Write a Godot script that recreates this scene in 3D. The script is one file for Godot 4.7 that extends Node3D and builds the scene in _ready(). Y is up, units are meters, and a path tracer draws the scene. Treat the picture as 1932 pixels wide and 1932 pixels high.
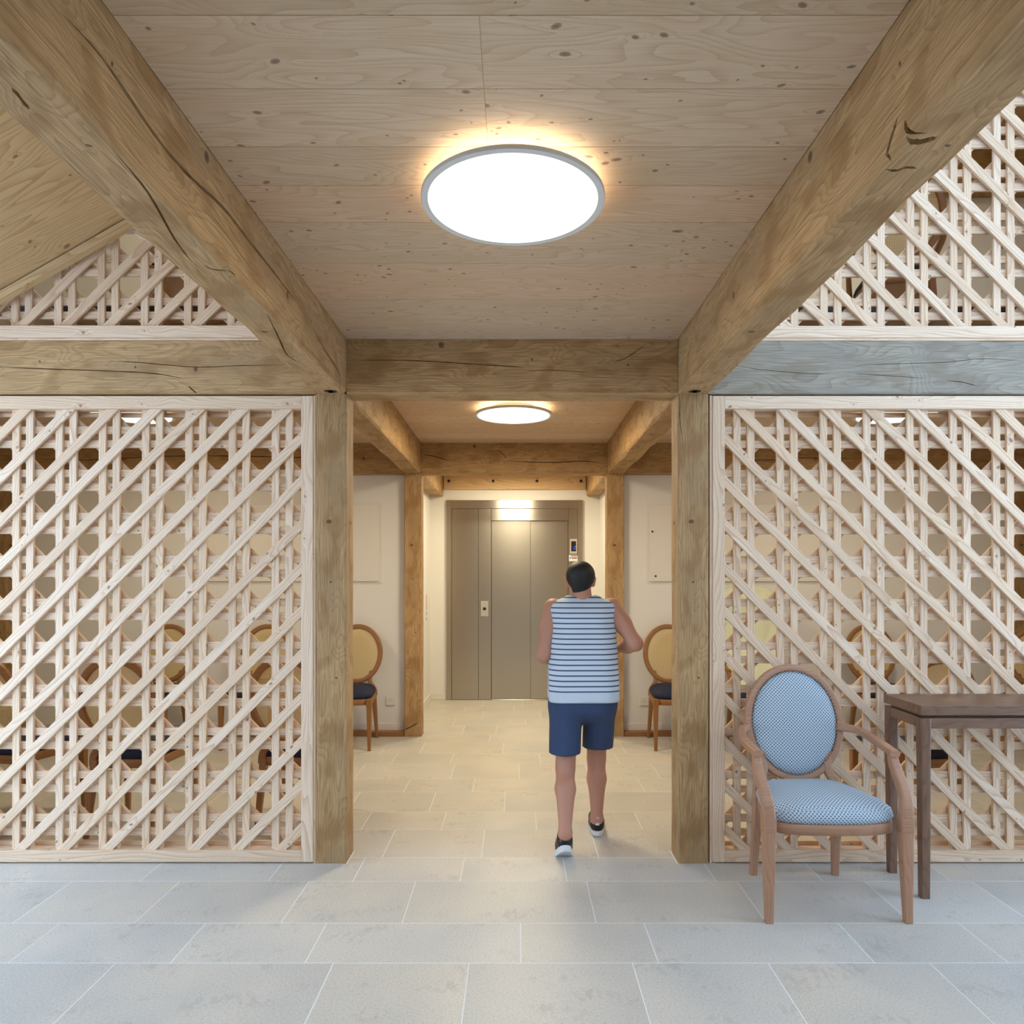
extends Node3D
# A timber passage with cane-pattern lattice screens, seen from a daylit hall.

const F := 1335.0            # focal length in pixels of the 1932 px frame
const VX := 975.0            # the lens axis meets the picture here
const VY := 1085.0
const EYE := Vector3(0, 1.5, 3.678)
const XL := -0.886           # inner faces of the passage posts
const XR := 0.838
const PW := 0.16             # post and beam width
const BEAM_Y := 2.442
const CEIL := 2.726
const Z2 := -2.89            # front of the second row of posts
const Z3 := -4.84            # lift wall
const PER := 0.2267          # repeat of the lattice

var rng := RandomNumberGenerator.new()
var M := {}
var taken := {}

func _ready() -> void:
	rng.seed = 7
	camera_and_light()
	materials()
	shell()
	timber_frame()
	ceiling_boards()
	floor_tiles()
	lattices()
	lamps()
	lift()
	wall_things()
	chairs()
	console_table()
	person()

# ------------------------------------------------------------------ camera, sky, exposure
func camera_and_light() -> void:
	var cam := Camera3D.new()
	cam.name = "camera"
	add_child(cam)
	cam.position = EYE
	cam.projection = Camera3D.PROJECTION_FRUSTUM
	cam.near = 0.1
	cam.far = 60.0
	cam.size = 1932.0 / F * cam.near
	cam.frustum_offset = Vector2((966.0 - VX) / F, (VY - 966.0) / F) * cam.near
	cam.current = true
	var env := Environment.new()
	env.background_mode = Environment.BG_COLOR
	env.background_color = Color(0.76, 0.87, 1.0)
	env.background_energy_multiplier = 7.8
	env.tonemap_mode = Environment.TONE_MAPPER_LINEAR
	env.tonemap_exposure = 0.90
	env.sdfgi_enabled = true
	env.ssao_enabled = true
	env.ssil_enabled = true
	var we := WorldEnvironment.new()
	we.name = "environment"
	we.environment = env
	add_child(we)

# ------------------------------------------------------------------ places read off the photograph
func on_z(px: float, py: float, z: float) -> Vector3:
	var d := EYE.z - z
	return Vector3((px - VX) * d / F, EYE.y + (VY - py) * d / F, z)
func on_x(px: float, py: float, x: float) -> Vector3:
	var d := F * x / (px - VX)
	return Vector3(x, EYE.y + (VY - py) * d / F, EYE.z - d)
func on_y(px: float, py: float, y: float) -> Vector3:
	var d := F * (y - EYE.y) / (VY - py)
	return Vector3((px - VX) * d / F, y, EYE.z - d)

# ------------------------------------------------------------------ textures
func noise_bytes(w: int, h: int, sw: int, sh: int, freq: float, sd: int, oct := 3) -> PackedByteArray:
	var n := FastNoiseLite.new()
	n.noise_type = FastNoiseLite.TYPE_SIMPLEX_SMOOTH
	n.seed = sd
	n.frequency = freq
	n.fractal_octaves = oct
	var im := n.get_seamless_image(sw, sh)
	im.convert(Image.FORMAT_L8)
	if sw != w or sh != h:
		im.resize(w, h, Image.INTERPOLATE_CUBIC)
	return im.get_data()

# u runs along the grain. k: lines, warp, ring, fibre, blotch, blotch_color, knots (count), knot_r, knot_c
func wood(w: int, h: int, sd: int, ca: Color, cb: Color, k: Dictionary) -> ImageTexture:
	var r := RandomNumberGenerator.new()
	r.seed = sd
	var warp := noise_bytes(w, h, w / 16, h / 4, 0.02, sd)
	var fib := noise_bytes(w, h, w / 32, h, 0.22, sd + 1, 2)
	var blo := noise_bytes(w, h, w / 16, h / 8, 0.05, sd + 2)
	var blo2 := noise_bytes(w, h, w / 8, h / 4, 0.045, sd + 3, 4)
	var bc2: Color = k.get("blotch2", k.blotch_color)
	var ba2: float = k.get("blotch2_a", 0.0)
	var bend := PackedFloat32Array()
	bend.resize(w * h)
	var knots := []
	for i in int(k.knots):
		var rr: float = k.knot_r * lerpf(0.35, 1.0, r.randf() * r.randf() * 1.3) 
		knots.append([r.randf() * w, r.randf() * h, rr, r.randf_range(k.get("knot_lo", 0.5), k.get("knot_hi", 1.2)), r.randf_range(-0.4, 0.4)])
	for q in knots:
		var rad: float = q[2] * 4.0
		var ku: float = q[0]
		var kv: float = q[1]
		for dv in range(-int(rad), int(rad) + 1):
			for du in range(-int(rad * 2.2), int(rad * 2.2) + 1):
				var e: float = (du * du / 4.8 + dv * dv) / (q[2] * q[2] * 2.2)
				if e < 7.0:
					var at: int = posmod(int(kv) + dv, h) * w + posmod(int(ku) + du, w)
					bend[at] += (-1.0 if dv < 0 else 1.0) * exp(-e) * 1.6
	var out := PackedByteArray()
	out.resize(w * h * 3)
	var lines: float = k.lines
	var amp: float = k.warp
	var ring: float = k.ring
	var fa: float = k.fibre
	var ba: float = k.blotch
	var bc: Color = k.blotch_color
	var i := 0
	for y in h:
		var base := float(y) / h * lines
		for x in w:
			var p := base + (warp[i] / 255.0 - 0.5) * amp + bend[i]
			var t := p - floorf(p)
			var g := t * t * t * ring + (fib[i] - 128) / 128.0 * fa
			g = clampf(g, -0.3, 1.0)
			var b := clampf((blo[i] / 255.0 - 0.45) * 2.2, 0.0, 1.0) * ba
			var e := clampf((blo2[i] / 255.0 - 0.52) * 3.5, 0.0, 1.0) * ba2
			out[i * 3] = clampi(int(255.0 * lerpf(lerpf(lerpf(ca.r, cb.r, g), bc.r, b), bc2.r, e)), 0, 255)
			out[i * 3 + 1] = clampi(int(255.0 * lerpf(lerpf(lerpf(ca.g, cb.g, g), bc.g, b), bc2.g, e)), 0, 255)
			out[i * 3 + 2] = clampi(int(255.0 * lerpf(lerpf(lerpf(ca.b, cb.b, g), bc.b, b), bc2.b, e)), 0, 255)
			i += 1
	var kc: Color = k.knot_c
	for q in knots:
		var rr: float = q[2]
		var reach := int(rr * 2.0) + 2
		for dv in range(-reach, reach + 1):
			for du in range(-reach * 2, reach * 2 + 1):
				var su: float = (du + dv * q[4]) / q[3]
				var d := sqrt(su * su + dv * dv) / rr
				if d > 1.25:
					continue
				var a: float = 0.85 if d < 0.55 else (0.62 if d < 0.8 else 0.9 * clampf((1.25 - d) / 0.45, 0.0, 1.0))
				a *= float(k.get("knot_a", 0.8))
				var at: int = posmod(int(q[1]) + dv, h) * w + posmod(int(q[0]) + du, w)
				out[at * 3] = int(lerpf(out[at * 3], kc.r * 255, a))
				out[at * 3 + 1] = int(lerpf(out[at * 3 + 1], kc.g * 255, a))
				out[at * 3 + 2] = int(lerpf(out[at * 3 + 2], kc.b * 255, a))
	return ImageTexture.create_from_image(Image.create_from_data(w, h, false, Image.FORMAT_RGB8, out))

func stone_texture() -> ImageTexture:
	var w := 1024
	var a := noise_bytes(w, w, 128, 128, 0.02, 31, 4)
	var b := noise_bytes(w, w, w, w, 0.16, 32, 3)
	var c := noise_bytes(w, w, 256, 512, 0.018, 33, 5)
	var d := noise_bytes(w, w, w, w / 2, 0.05, 34, 4)
	var out := PackedByteArray()
	out.resize(w * w * 3)
	for i in w * w:
		var wisp := clampf((c[i] / 255.0 - 0.56) * 5.0, 0.0, 1.0) * clampf((d[i] / 255.0 - 0.42) * 4.0, 0.0, 1.0)
		var sp := (b[i] - 128) / 128.0
		var v := 0.785 + (a[i] / 255.0 - 0.5) * 0.05 + sp * 0.04 - wisp * 0.05
		if b[i] < 66:
			v -= 0.035
		var warm := (a[i] / 255.0 - 0.5) * 0.02
		out[i * 3] = clampi(int(255 * (v + warm)), 0, 255)
		out[i * 3 + 1] = clampi(int(255 * (v * 0.978)), 0, 255)
		out[i * 3 + 2] = clampi(int(255 * (v * 0.935 - warm)), 0, 255)
	return ImageTexture.create_from_image(Image.create_from_data(w, w, false, Image.FORMAT_RGB8, out))

func weave_texture() -> ImageTexture:
	var n := 64
	var im := Image.create(n, n, false, Image.FORMAT_RGB8)
	for y in n:
		for x in n:
			# a trellis of pale diamonds, each with a slate dot, rows set off by half
			var u := fposmod(x / 16.0 + y / 16.0, 1.0)
			var v := fposmod(x / 16.0 - y / 16.0, 1.0)
			var line := minf(minf(u, 1.0 - u), minf(v, 1.0 - v))
			var c := Color(0.40, 0.47, 0.53).lerp(Color(0.78, 0.82, 0.85), smoothstep(0.26, 0.10, line))
			im.set_pixel(x, y, c)
	return ImageTexture.create_from_image(im)

func stripe_texture() -> ImageTexture:
	var im := Image.create(8, 64, false, Image.FORMAT_RGB8)
	for y in 64:
		var t := y / 64.0
		var c := Color(0.80, 0.85, 0.90)
		if t > 0.70 and t < 0.95:
			c = Color(0.25, 0.31, 0.42)
		for x in 8:
			im.set_pixel(x, y, c)
	return ImageTexture.create_from_image(im)

func steel_texture(normal: bool) -> Texture2D:
	var b := noise_bytes(512, 512, 512, 8, 0.35, 61, 2)
	var im := Image.create_from_data(512, 512, false, Image.FORMAT_L8, b)
	if normal:
		im.convert(Image.FORMAT_RGB8)
		im.bump_map_to_normal_map(1.0)
	return ImageTexture.create_from_image(im)

# ------------------------------------------------------------------ materials
func mat(called: String, c: Color, rough := 0.6, tex: Texture2D = null, scale := Vector3.ONE, metal := 0.0) -> StandardMaterial3D:
	var m := StandardMaterial3D.new()
	m.resource_name = called
	m.albedo_color = c
	m.roughness = rough
	m.metallic = metal
	if tex:
		m.albedo_texture = tex
		m.uv1_triplanar = true
		m.uv1_scale = scale
		m.uv1_triplanar_sharpness = 8.0
	M[called] = m
	return m

func bump(m: StandardMaterial3D, tex: Texture2D, cm: float) -> void:
	m.heightmap_enabled = true
	m.heightmap_texture = tex
	m.heightmap_scale = cm

func materials() -> void:
	var pine := wood(1024, 512, 11, Color(0.918, 0.818, 0.712), Color(0.76, 0.595, 0.455), {
		"lines": 34.0, "warp": 7.0, "ring": 0.62, "fibre": 0.16, "blotch": 0.25, "blotch_color": Color(0.895, 0.785, 0.665),
		"knot_lo": 0.42, "knot_hi": 0.7, "knots": 34, "knot_r": 7.0, "knot_c": Color(0.42, 0.31, 0.26), "knot_a": 0.75})
	for i in 3:
		var tone: Color = [Color(1, 1, 1), Color(0.985, 0.97, 0.945), Color(0.965, 0.95, 0.93)][i]
		mat("pine%d" % i, tone, 0.62, pine, Vector3(0.39, 1.5625, 1.5625))
	var clt := wood(1536, 768, 12, Color(0.855, 0.758, 0.645), Color(0.70, 0.565, 0.445), {
		"lines": 26.0, "warp": 9.0, "ring": 0.46, "fibre": 0.22, "blotch": 0.45, "blotch_color": Color(0.825, 0.71, 0.60), "blotch2": Color(0.79, 0.68, 0.53), "blotch2_a": 0.3,
		"knots": 170, "knot_r": 6.5, "knot_c": Color(0.36, 0.265, 0.215), "knot_a": 0.72})
	for i in 3:
		var tone: Color = [Color(1, 1, 1), Color(0.985, 0.955, 0.935), Color(0.955, 0.95, 0.94)][i]
		mat("board%d" % i, tone, 0.6, clt, Vector3(0.3333, 1.0, 1.0))
	var soff := wood(1024, 512, 16, Color(0.83, 0.71, 0.535), Color(0.68, 0.52, 0.35), {
		"lines": 16.0, "warp": 6.0, "ring": 0.65, "fibre": 0.12, "blotch": 0.3, "blotch_color": Color(0.80, 0.665, 0.495),
		"knots": 26, "knot_r": 9.0, "knot_c": Color(0.46, 0.30, 0.17), "knot_a": 0.8})
	mat("soffit_pine", Color.WHITE, 0.6, soff, Vector3(0.4, 1.4, 1.4))
	var oak := wood(1024, 512, 13, Color(0.725, 0.585, 0.405), Color(0.44, 0.315, 0.18), {
		"lines": 26.0, "warp": 16.0, "ring": 0.36, "fibre": 0.34, "blotch": 0.5, "blotch_color": Color(0.625, 0.515, 0.38),
		"blotch2": Color(0.55, 0.40, 0.225), "blotch2_a": 0.55,
		"knots": 13, "knot_r": 12.0, "knot_c": Color(0.22, 0.165, 0.115), "knot_a": 0.8})
	var oak_h := ImageTexture.create_from_image(Image.create_from_data(1024, 512, false, Image.FORMAT_L8, noise_bytes(1024, 512, 32, 512, 0.2, 14, 3)))
	for i in 2:
		var tone: Color = [Color(1, 1, 1), Color(0.97, 0.965, 0.95)][i]
		bump(mat("oak%d" % i, tone, 0.7, oak, Vector3(0.5, 1.25, 1.25)), oak_h, 0.12)
	# the beam on the daylight side has silvered
	var grey := wood(1024, 512, 15, Color(0.620, 0.580, 0.515), Color(0.40, 0.35, 0.295), {
		"lines": 18.0, "warp": 10.0, "ring": 0.40, "fibre": 0.36, "blotch": 0.5, "blotch2": Color(0.50, 0.44, 0.36), "blotch2_a": 0.45, "blotch_color": Color(0.54, 0.515, 0.48),
		"knots": 5, "knot_r": 10.0, "knot_c": Color(0.33, 0.31, 0.29), "knot_a": 0.7})
	bump(mat("oak_silver", Color.WHITE, 0.75, grey, Vector3(0.5, 1.25, 1.25)), oak_h, 0.12)
	var stone := stone_texture()
	for i in 4:
		var tone: Color = [Color(1, 1, 1), Color(0.985, 0.977, 0.965), Color(0.975, 0.973, 0.972), Color(1.0, 0.99, 0.975)][i]
		mat("stone%d" % i, tone, 0.42, stone, Vector3(0.5, 0.5, 0.5))
	mat("grout", Color(0.93, 0.925, 0.915), 0.8)
	mat("plaster", Color(0.905, 0.895, 0.875), 0.85)
	mat("white_paint", Color(0.90, 0.88, 0.85), 0.5)
	mat("beech", Color.WHITE, 0.45, wood(512, 256, 17, Color(0.69, 0.515, 0.40), Color(0.56, 0.40, 0.30), {
		"lines": 16.0, "warp": 4.0, "ring": 0.5, "fibre": 0.25, "blotch": 0.3, "blotch_color": Color(0.62, 0.44, 0.33),
		"knots": 0, "knot_r": 1.0, "knot_c": Color.BLACK}), Vector3(1.2, 4.0, 4.0))
	mat("honey", Color.WHITE, 0.42, wood(512, 256, 18, Color(0.60, 0.415, 0.235), Color(0.46, 0.30, 0.15), {
		"lines": 14.0, "warp": 4.0, "ring": 0.5, "fibre": 0.25, "blotch": 0.3, "blotch_color": Color(0.56, 0.38, 0.21),
		"knots": 0, "knot_r": 1.0, "knot_c": Color.BLACK}), Vector3(1.2, 4.0, 4.0))
	mat("walnut", Color.WHITE, 0.38, wood(1024, 256, 19, Color(0.475, 0.35, 0.27), Color(0.32, 0.225, 0.165), {
		"lines": 12.0, "warp": 5.0, "ring": 0.5, "fibre": 0.30, "blotch": 0.5, "blotch_color": Color(0.48, 0.375, 0.29),
		"knots": 0, "knot_r": 1.0, "knot_c": Color.BLACK}), Vector3(0.8, 2.5, 2.5))
	mat("cane", Color(0.88, 0.78, 0.55), 0.5)
	mat("navy", Color(0.075, 0.115, 0.235), 0.75)
	mat("weave", Color(1, 1, 1), 0.85, weave_texture(), Vector3(15, 15, 15))
	mat("nail", Color(0.55, 0.54, 0.52), 0.3, null, Vector3.ONE, 0.9)
	var st := mat("steel", Color(0.72, 0.70, 0.665), 0.30, null, Vector3.ONE, 0.95)
	st.roughness = 0.27
	st.normal_enabled = true
	st.normal_texture = steel_texture(true)
	st.normal_scale = 0.10
	st.uv1_triplanar = true
	st.uv1_scale = Vector3(1.5, 1.5, 1.5)
	var sp := mat("steel_polished", Color(0.76, 0.74, 0.71), 0.30, null, Vector3.ONE, 0.95)
	sp.anisotropy_enabled = true
	sp.anisotropy = -0.9
	st.anisotropy_enabled = true
	st.anisotropy = -0.5
	mat("chrome", Color(0.80, 0.79, 0.77), 0.38, null, Vector3.ONE, 0.6)
	mat("steel_dark", Color(0.25, 0.24, 0.23), 0.4, null, Vector3.ONE, 0.8)
	mat("lamp_rim", Color(0.88, 0.88, 0.87), 0.45)
	var glow := mat("lamp_glow", Color(0.95, 0.94, 0.9), 0.5)
	glow.emission_enabled = true
	glow.emission = Color(1.0, 0.95, 0.86)
	glow.emission_energy_multiplier = 2.4
	var halo := mat("lamp_halo", Color(0.95, 0.9, 0.8), 0.5)
	halo.emission_enabled = true
	halo.emission = Color(1.0, 0.945, 0.84)
	halo.emission_energy_multiplier = 4.5
	mat("black", Color(0.03, 0.03, 0.035), 0.4)
	var blue := mat("display_blue", Color(0.1, 0.15, 0.5), 0.4)
	blue.emission_enabled = true
	blue.emission = Color(0.30, 0.42, 1.0)
	blue.emission_energy_multiplier = 2.0
	mat("red_print", Color(0.72, 0.12, 0.13), 0.5)
	mat("teal_print", Color(0.25, 0.55, 0.62), 0.5)
	mat("paper", Color(0.90, 0.90, 0.89), 0.6)
	mat("skin", Color(0.74, 0.53, 0.435), 0.55)
	mat("hair", Color(0.10, 0.095, 0.095), 0.6)
	mat("shorts_blue", Color(0.215, 0.28, 0.41), 0.85)
	mat("sole_white", Color(0.86, 0.87, 0.88), 0.6)
	mat("lace_grey", Color(0.45, 0.46, 0.48), 0.8)
	mat("throw_green", Color(0.85, 0.86, 0.745), 0.95)
	var sh := mat("shirt", Color.WHITE, 0.85)
	sh.albedo_texture = stripe_texture()

# ------------------------------------------------------------------ mesh helpers
class Shape:
	var v := PackedVector3Array()
	var n := PackedVector3Array()
	var with_uv := false
	func tri(a: Vector3, b: Vector3, c: Vector3, o: Vector3) -> void:
		var f := (b - a).cross(c - a)
		if f.dot(o) > 0.0:
			var s := b
			b = c
			c = s
		else:
			f = -f
		f = f.normalized() if f.dot(o) >= 0 else -f.normalized()
		v.append_array([a, b, c])
		n.append_array([f, f, f])
	func quad(a: Vector3, b: Vector3, c: Vector3, d: Vector3, o: Vector3) -> void:
		tri(a, b, c, o)
		tri(a, c, d, o)
	func box(lo: Vector3, hi: Vector3, c := 0.0) -> void:
		var q := (lo + hi) / 2
		var h := (hi - lo) / 2
		var axes := [Vector3(1, 0, 0), Vector3(0, 1, 0), Vector3(0, 0, 1)]
		for i in 3:
			var e: Vector3 = axes[i]
			var u: Vector3 = axes[(i + 1) % 3]
			var w: Vector3 = axes[(i + 2) % 3]
			var hu: float = h.dot(u)
			var hw: float = h.dot(w)
			var he: float = h.dot(e)
			for s in [-1.0, 1.0]:
				var at: Vector3 = q + e * he * s
				var a := u * (hu - c)
				var b := w * (hw - c)
				quad(at - a - b, at + a - b, at + a + b, at - a + b, e * s)
			if c > 0.0:
				for s in [-1.0, 1.0]:
					for t in [-1.0, 1.0]:
						var p1: Vector3 = q + u * hu * s + w * (hw - c) * t
						var p2: Vector3 = q + u * (hu - c) * s + w * hw * t
						var l := e * (he - c)
						quad(p1 - l, p1 + l, p2 + l, p2 - l, u * s + w * t)
		if c > 0.0:
			for sx in [-1.0, 1.0]:
				for sy in [-1.0, 1.0]:
					for sz in [-1.0, 1.0]:
						var g := Vector3(sx, sy, sz)
						tri(q + g * Vector3(h.x, h.y - c, h.z - c), q + g * Vector3(h.x - c, h.y, h.z - c), q + g * Vector3(h.x - c, h.y - c, h.z), g)
	func mesh() -> ArrayMesh:
		var a := []
		a.resize(Mesh.ARRAY_MAX)
		a[Mesh.ARRAY_VERTEX] = v
		a[Mesh.ARRAY_NORMAL] = n
		if with_uv:
			var uv := PackedVector2Array()
			for p in v: uv.append(Vector2(p.x + p.z * 0.3, p.y + p.z * 0.4))
			a[Mesh.ARRAY_TEX_UV] = uv
		var m := ArrayMesh.new()
		m.add_surface_from_arrays(Mesh.PRIMITIVE_TRIANGLES, a)
		return m

# a closed shell of triangles given by indices, smooth, turned outside out
func shell_mesh(v: PackedVector3Array, idx: PackedInt32Array, uv := PackedVector2Array(), open := false) -> ArrayMesh:
	var vol := 0.0
	for i in range(0, idx.size(), 3):
		vol += v[idx[i]].dot(v[idx[i + 1]].cross(v[idx[i + 2]]))
	var flip := vol > 0.0 and not open
	var nrm := PackedVector3Array()
	nrm.resize(v.size())
	for i in range(0, idx.size(), 3):
		if flip:
			var s := idx[i + 1]
			idx[i + 1] = idx[i + 2]
			idx[i + 2] = s
		var f := (v[idx[i + 2]] - v[idx[i]]).cross(v[idx[i + 1]] - v[idx[i]])
		for j in 3:
			nrm[idx[i + j]] += f
	for i in nrm.size():
		nrm[i] = nrm[i].normalized()
	var a := []
	a.resize(Mesh.ARRAY_MAX)
	a[Mesh.ARRAY_VERTEX] = v
	a[Mesh.ARRAY_NORMAL] = nrm
	if uv.size():
		a[Mesh.ARRAY_TEX_UV] = uv
	a[Mesh.ARRAY_INDEX] = idx
	var m := ArrayMesh.new()
	m.add_surface_from_arrays(Mesh.PRIMITIVE_TRIANGLES, a)
	return m

# rings of points joined to a skin; closed lengthwise (a hoop) or capped
func skin(rings: Array, hoop := false) -> ArrayMesh:
	var v := PackedVector3Array()
	var idx := PackedInt32Array()
	var k: int = rings[0].size()
	for r in rings:
		v.append_array(r)
	var m := rings.size()
	for i in (m if hoop else m - 1):
		var j := (i + 1) % m
		for q in k:
			var p := (q + 1) % k
			idx.append_array([i * k + q, i * k + p, j * k + p, i * k + q, j * k + p, j * k + q])
	if not hoop:
		for e in [0, m - 1]:
			var c := Vector3.ZERO
			for q in k:
				c += v[e * k + q] / k
			var start := v.size()
			for q in k:
				v.append(v[e * k + q])
			v.append(c)
			for q in k:
				var p := (q + 1) % k
				if e == 0:
					idx.append_array([start + p, start + q, start + k])
				else:
					idx.append_array([start + q, start + p, start + k])
	return shell_mesh(v, idx)

# rounded-rectangle section
func section(w: float, h: float, k := 12, e := 4.0) -> PackedVector2Array:
	var o := PackedVector2Array()
	for i in k:
		var a := TAU * (i + 0.5) / k
		o.append(Vector2(signf(cos(a)) * pow(absf(cos(a)), 2.0 / e) * w / 2, signf(sin(a)) * pow(absf(sin(a)), 2.0 / e) * h / 2))
	return o

# sweep a rounded section along a path; sizes gives width (along side) and height for each point
func sweep(path: Array, sizes: Array, side: Vector3, k := 12, e := 4.0) -> ArrayMesh:
	var rings := []
	for i in path.size():
		var t: Vector3 = (path[mini(i + 1, path.size() - 1)] - path[maxi(i - 1, 0)]).normalized()
		var up := t.cross(side).normalized()
		var s := up.cross(t).normalized()
		var ring := PackedVector3Array()
		for p in section(sizes[i].x, sizes[i].y, k, e):
			ring.append(path[i] + s * p.x + up * p.y)
		rings.append(ring)
	return skin(rings)

func curve(points: Array, steps := 6) -> Array:
	var o := []
	for i in points.size() - 1:
		var a = points[maxi(i - 1, 0)]
		var b = points[i]
		var c = points[i + 1]
		var d = points[mini(i + 2, points.size() - 1)]
		for s in steps:
			var t := float(s) / steps
			o.append(0.5 * ((2.0 * b) + (c - a) * t + (2.0 * a - 5.0 * b + 4.0 * c - d) * t * t + (3.0 * b - a - 3.0 * c + d) * t * t * t))
	o.append(points[-1])
	return o

func lathe(profile: Array, k := 48) -> ArrayMesh:
	var rings := []
	for p in profile:
		var ring := PackedVector3Array()
		for i in k:
			var a := TAU * i / k
			ring.append(Vector3(cos(a) * p.x, p.y, sin(a) * p.x))
		rings.append(ring)
	return skin(rings)

# ------------------------------------------------------------------ node helpers
func numbered(called: String) -> String:
	if not taken.has(called):
		taken[called] = 0
		return called
	taken[called] += 1
	return "%s_%03d" % [called, taken[called]]

func tag(o: Node3D, label := "", category := "", group := "", kind := "") -> Node3D:
	if label: o.set_meta("label", label)
	if category: o.set_meta("category", category)
	if group: o.set_meta("group", group)
	if kind: o.set_meta("kind", kind)
	return o

func thing(called: String, at: Vector3, label := "", category := "", group := "", turn := 0.0) -> Node3D:
	var o := Node3D.new()
	o.name = numbered(called)
	add_child(o)
	o.position = at
	o.rotation.y = turn
	return tag(o, label, category, group)

func put(parent: Node3D, called: String, mesh: Mesh, m, at := Vector3.ZERO) -> MeshInstance3D:
	var o := MeshInstance3D.new()
	o.name = numbered(called) if parent == self else called
	o.mesh = mesh
	o.material_override = M[m] if m is String else m
	parent.add_child(o, true)
	o.position = at
	return o

# an axis-aligned box given by two corners in the parent's space; its own origin is its centre
func boxed(parent: Node3D, called: String, m, lo: Vector3, hi: Vector3, c := 0.0) -> MeshInstance3D:
	var s := Shape.new()
	var q := (lo + hi) / 2
	s.box(lo - q, hi - q, c)
	s.with_uv = m is String and m.begins_with("steel")
	return put(parent, called, s.mesh(), m, q)

# a board from a to b: the grain runs along it and starts at a random spot of the texture
func bar(parent: Node3D, called: String, m, a: Vector3, b: Vector3, wdir: Vector3, w: float, t: float, c := 0.0015) -> MeshInstance3D:
	var ex := (b - a).normalized()
	var ez := ex.cross(wdir).normalized()
	var ey := ez.cross(ex)
	var o := Vector3(rng.randf_range(0, 3), rng.randf_range(0, 2), rng.randf_range(0, 2))
	var s := Shape.new()
	s.box(o + Vector3(0, -w / 2, -t / 2), o + Vector3((b - a).length(), w / 2, t / 2), c)
	var n := put(parent, called, s.mesh(), m)
	var bs := Basis(ex, ey, ez)
	n.transform = Transform3D(bs, a - bs * o)
	return n

func structure(o: Node3D) -> Node3D:
	o.set_meta("kind", "structure")
	return o

func block(called: String, m, lo: Vector3, hi: Vector3) -> MeshInstance3D:
	var o := boxed(self, called, m, lo, hi)
	structure(o)
	return o

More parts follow.
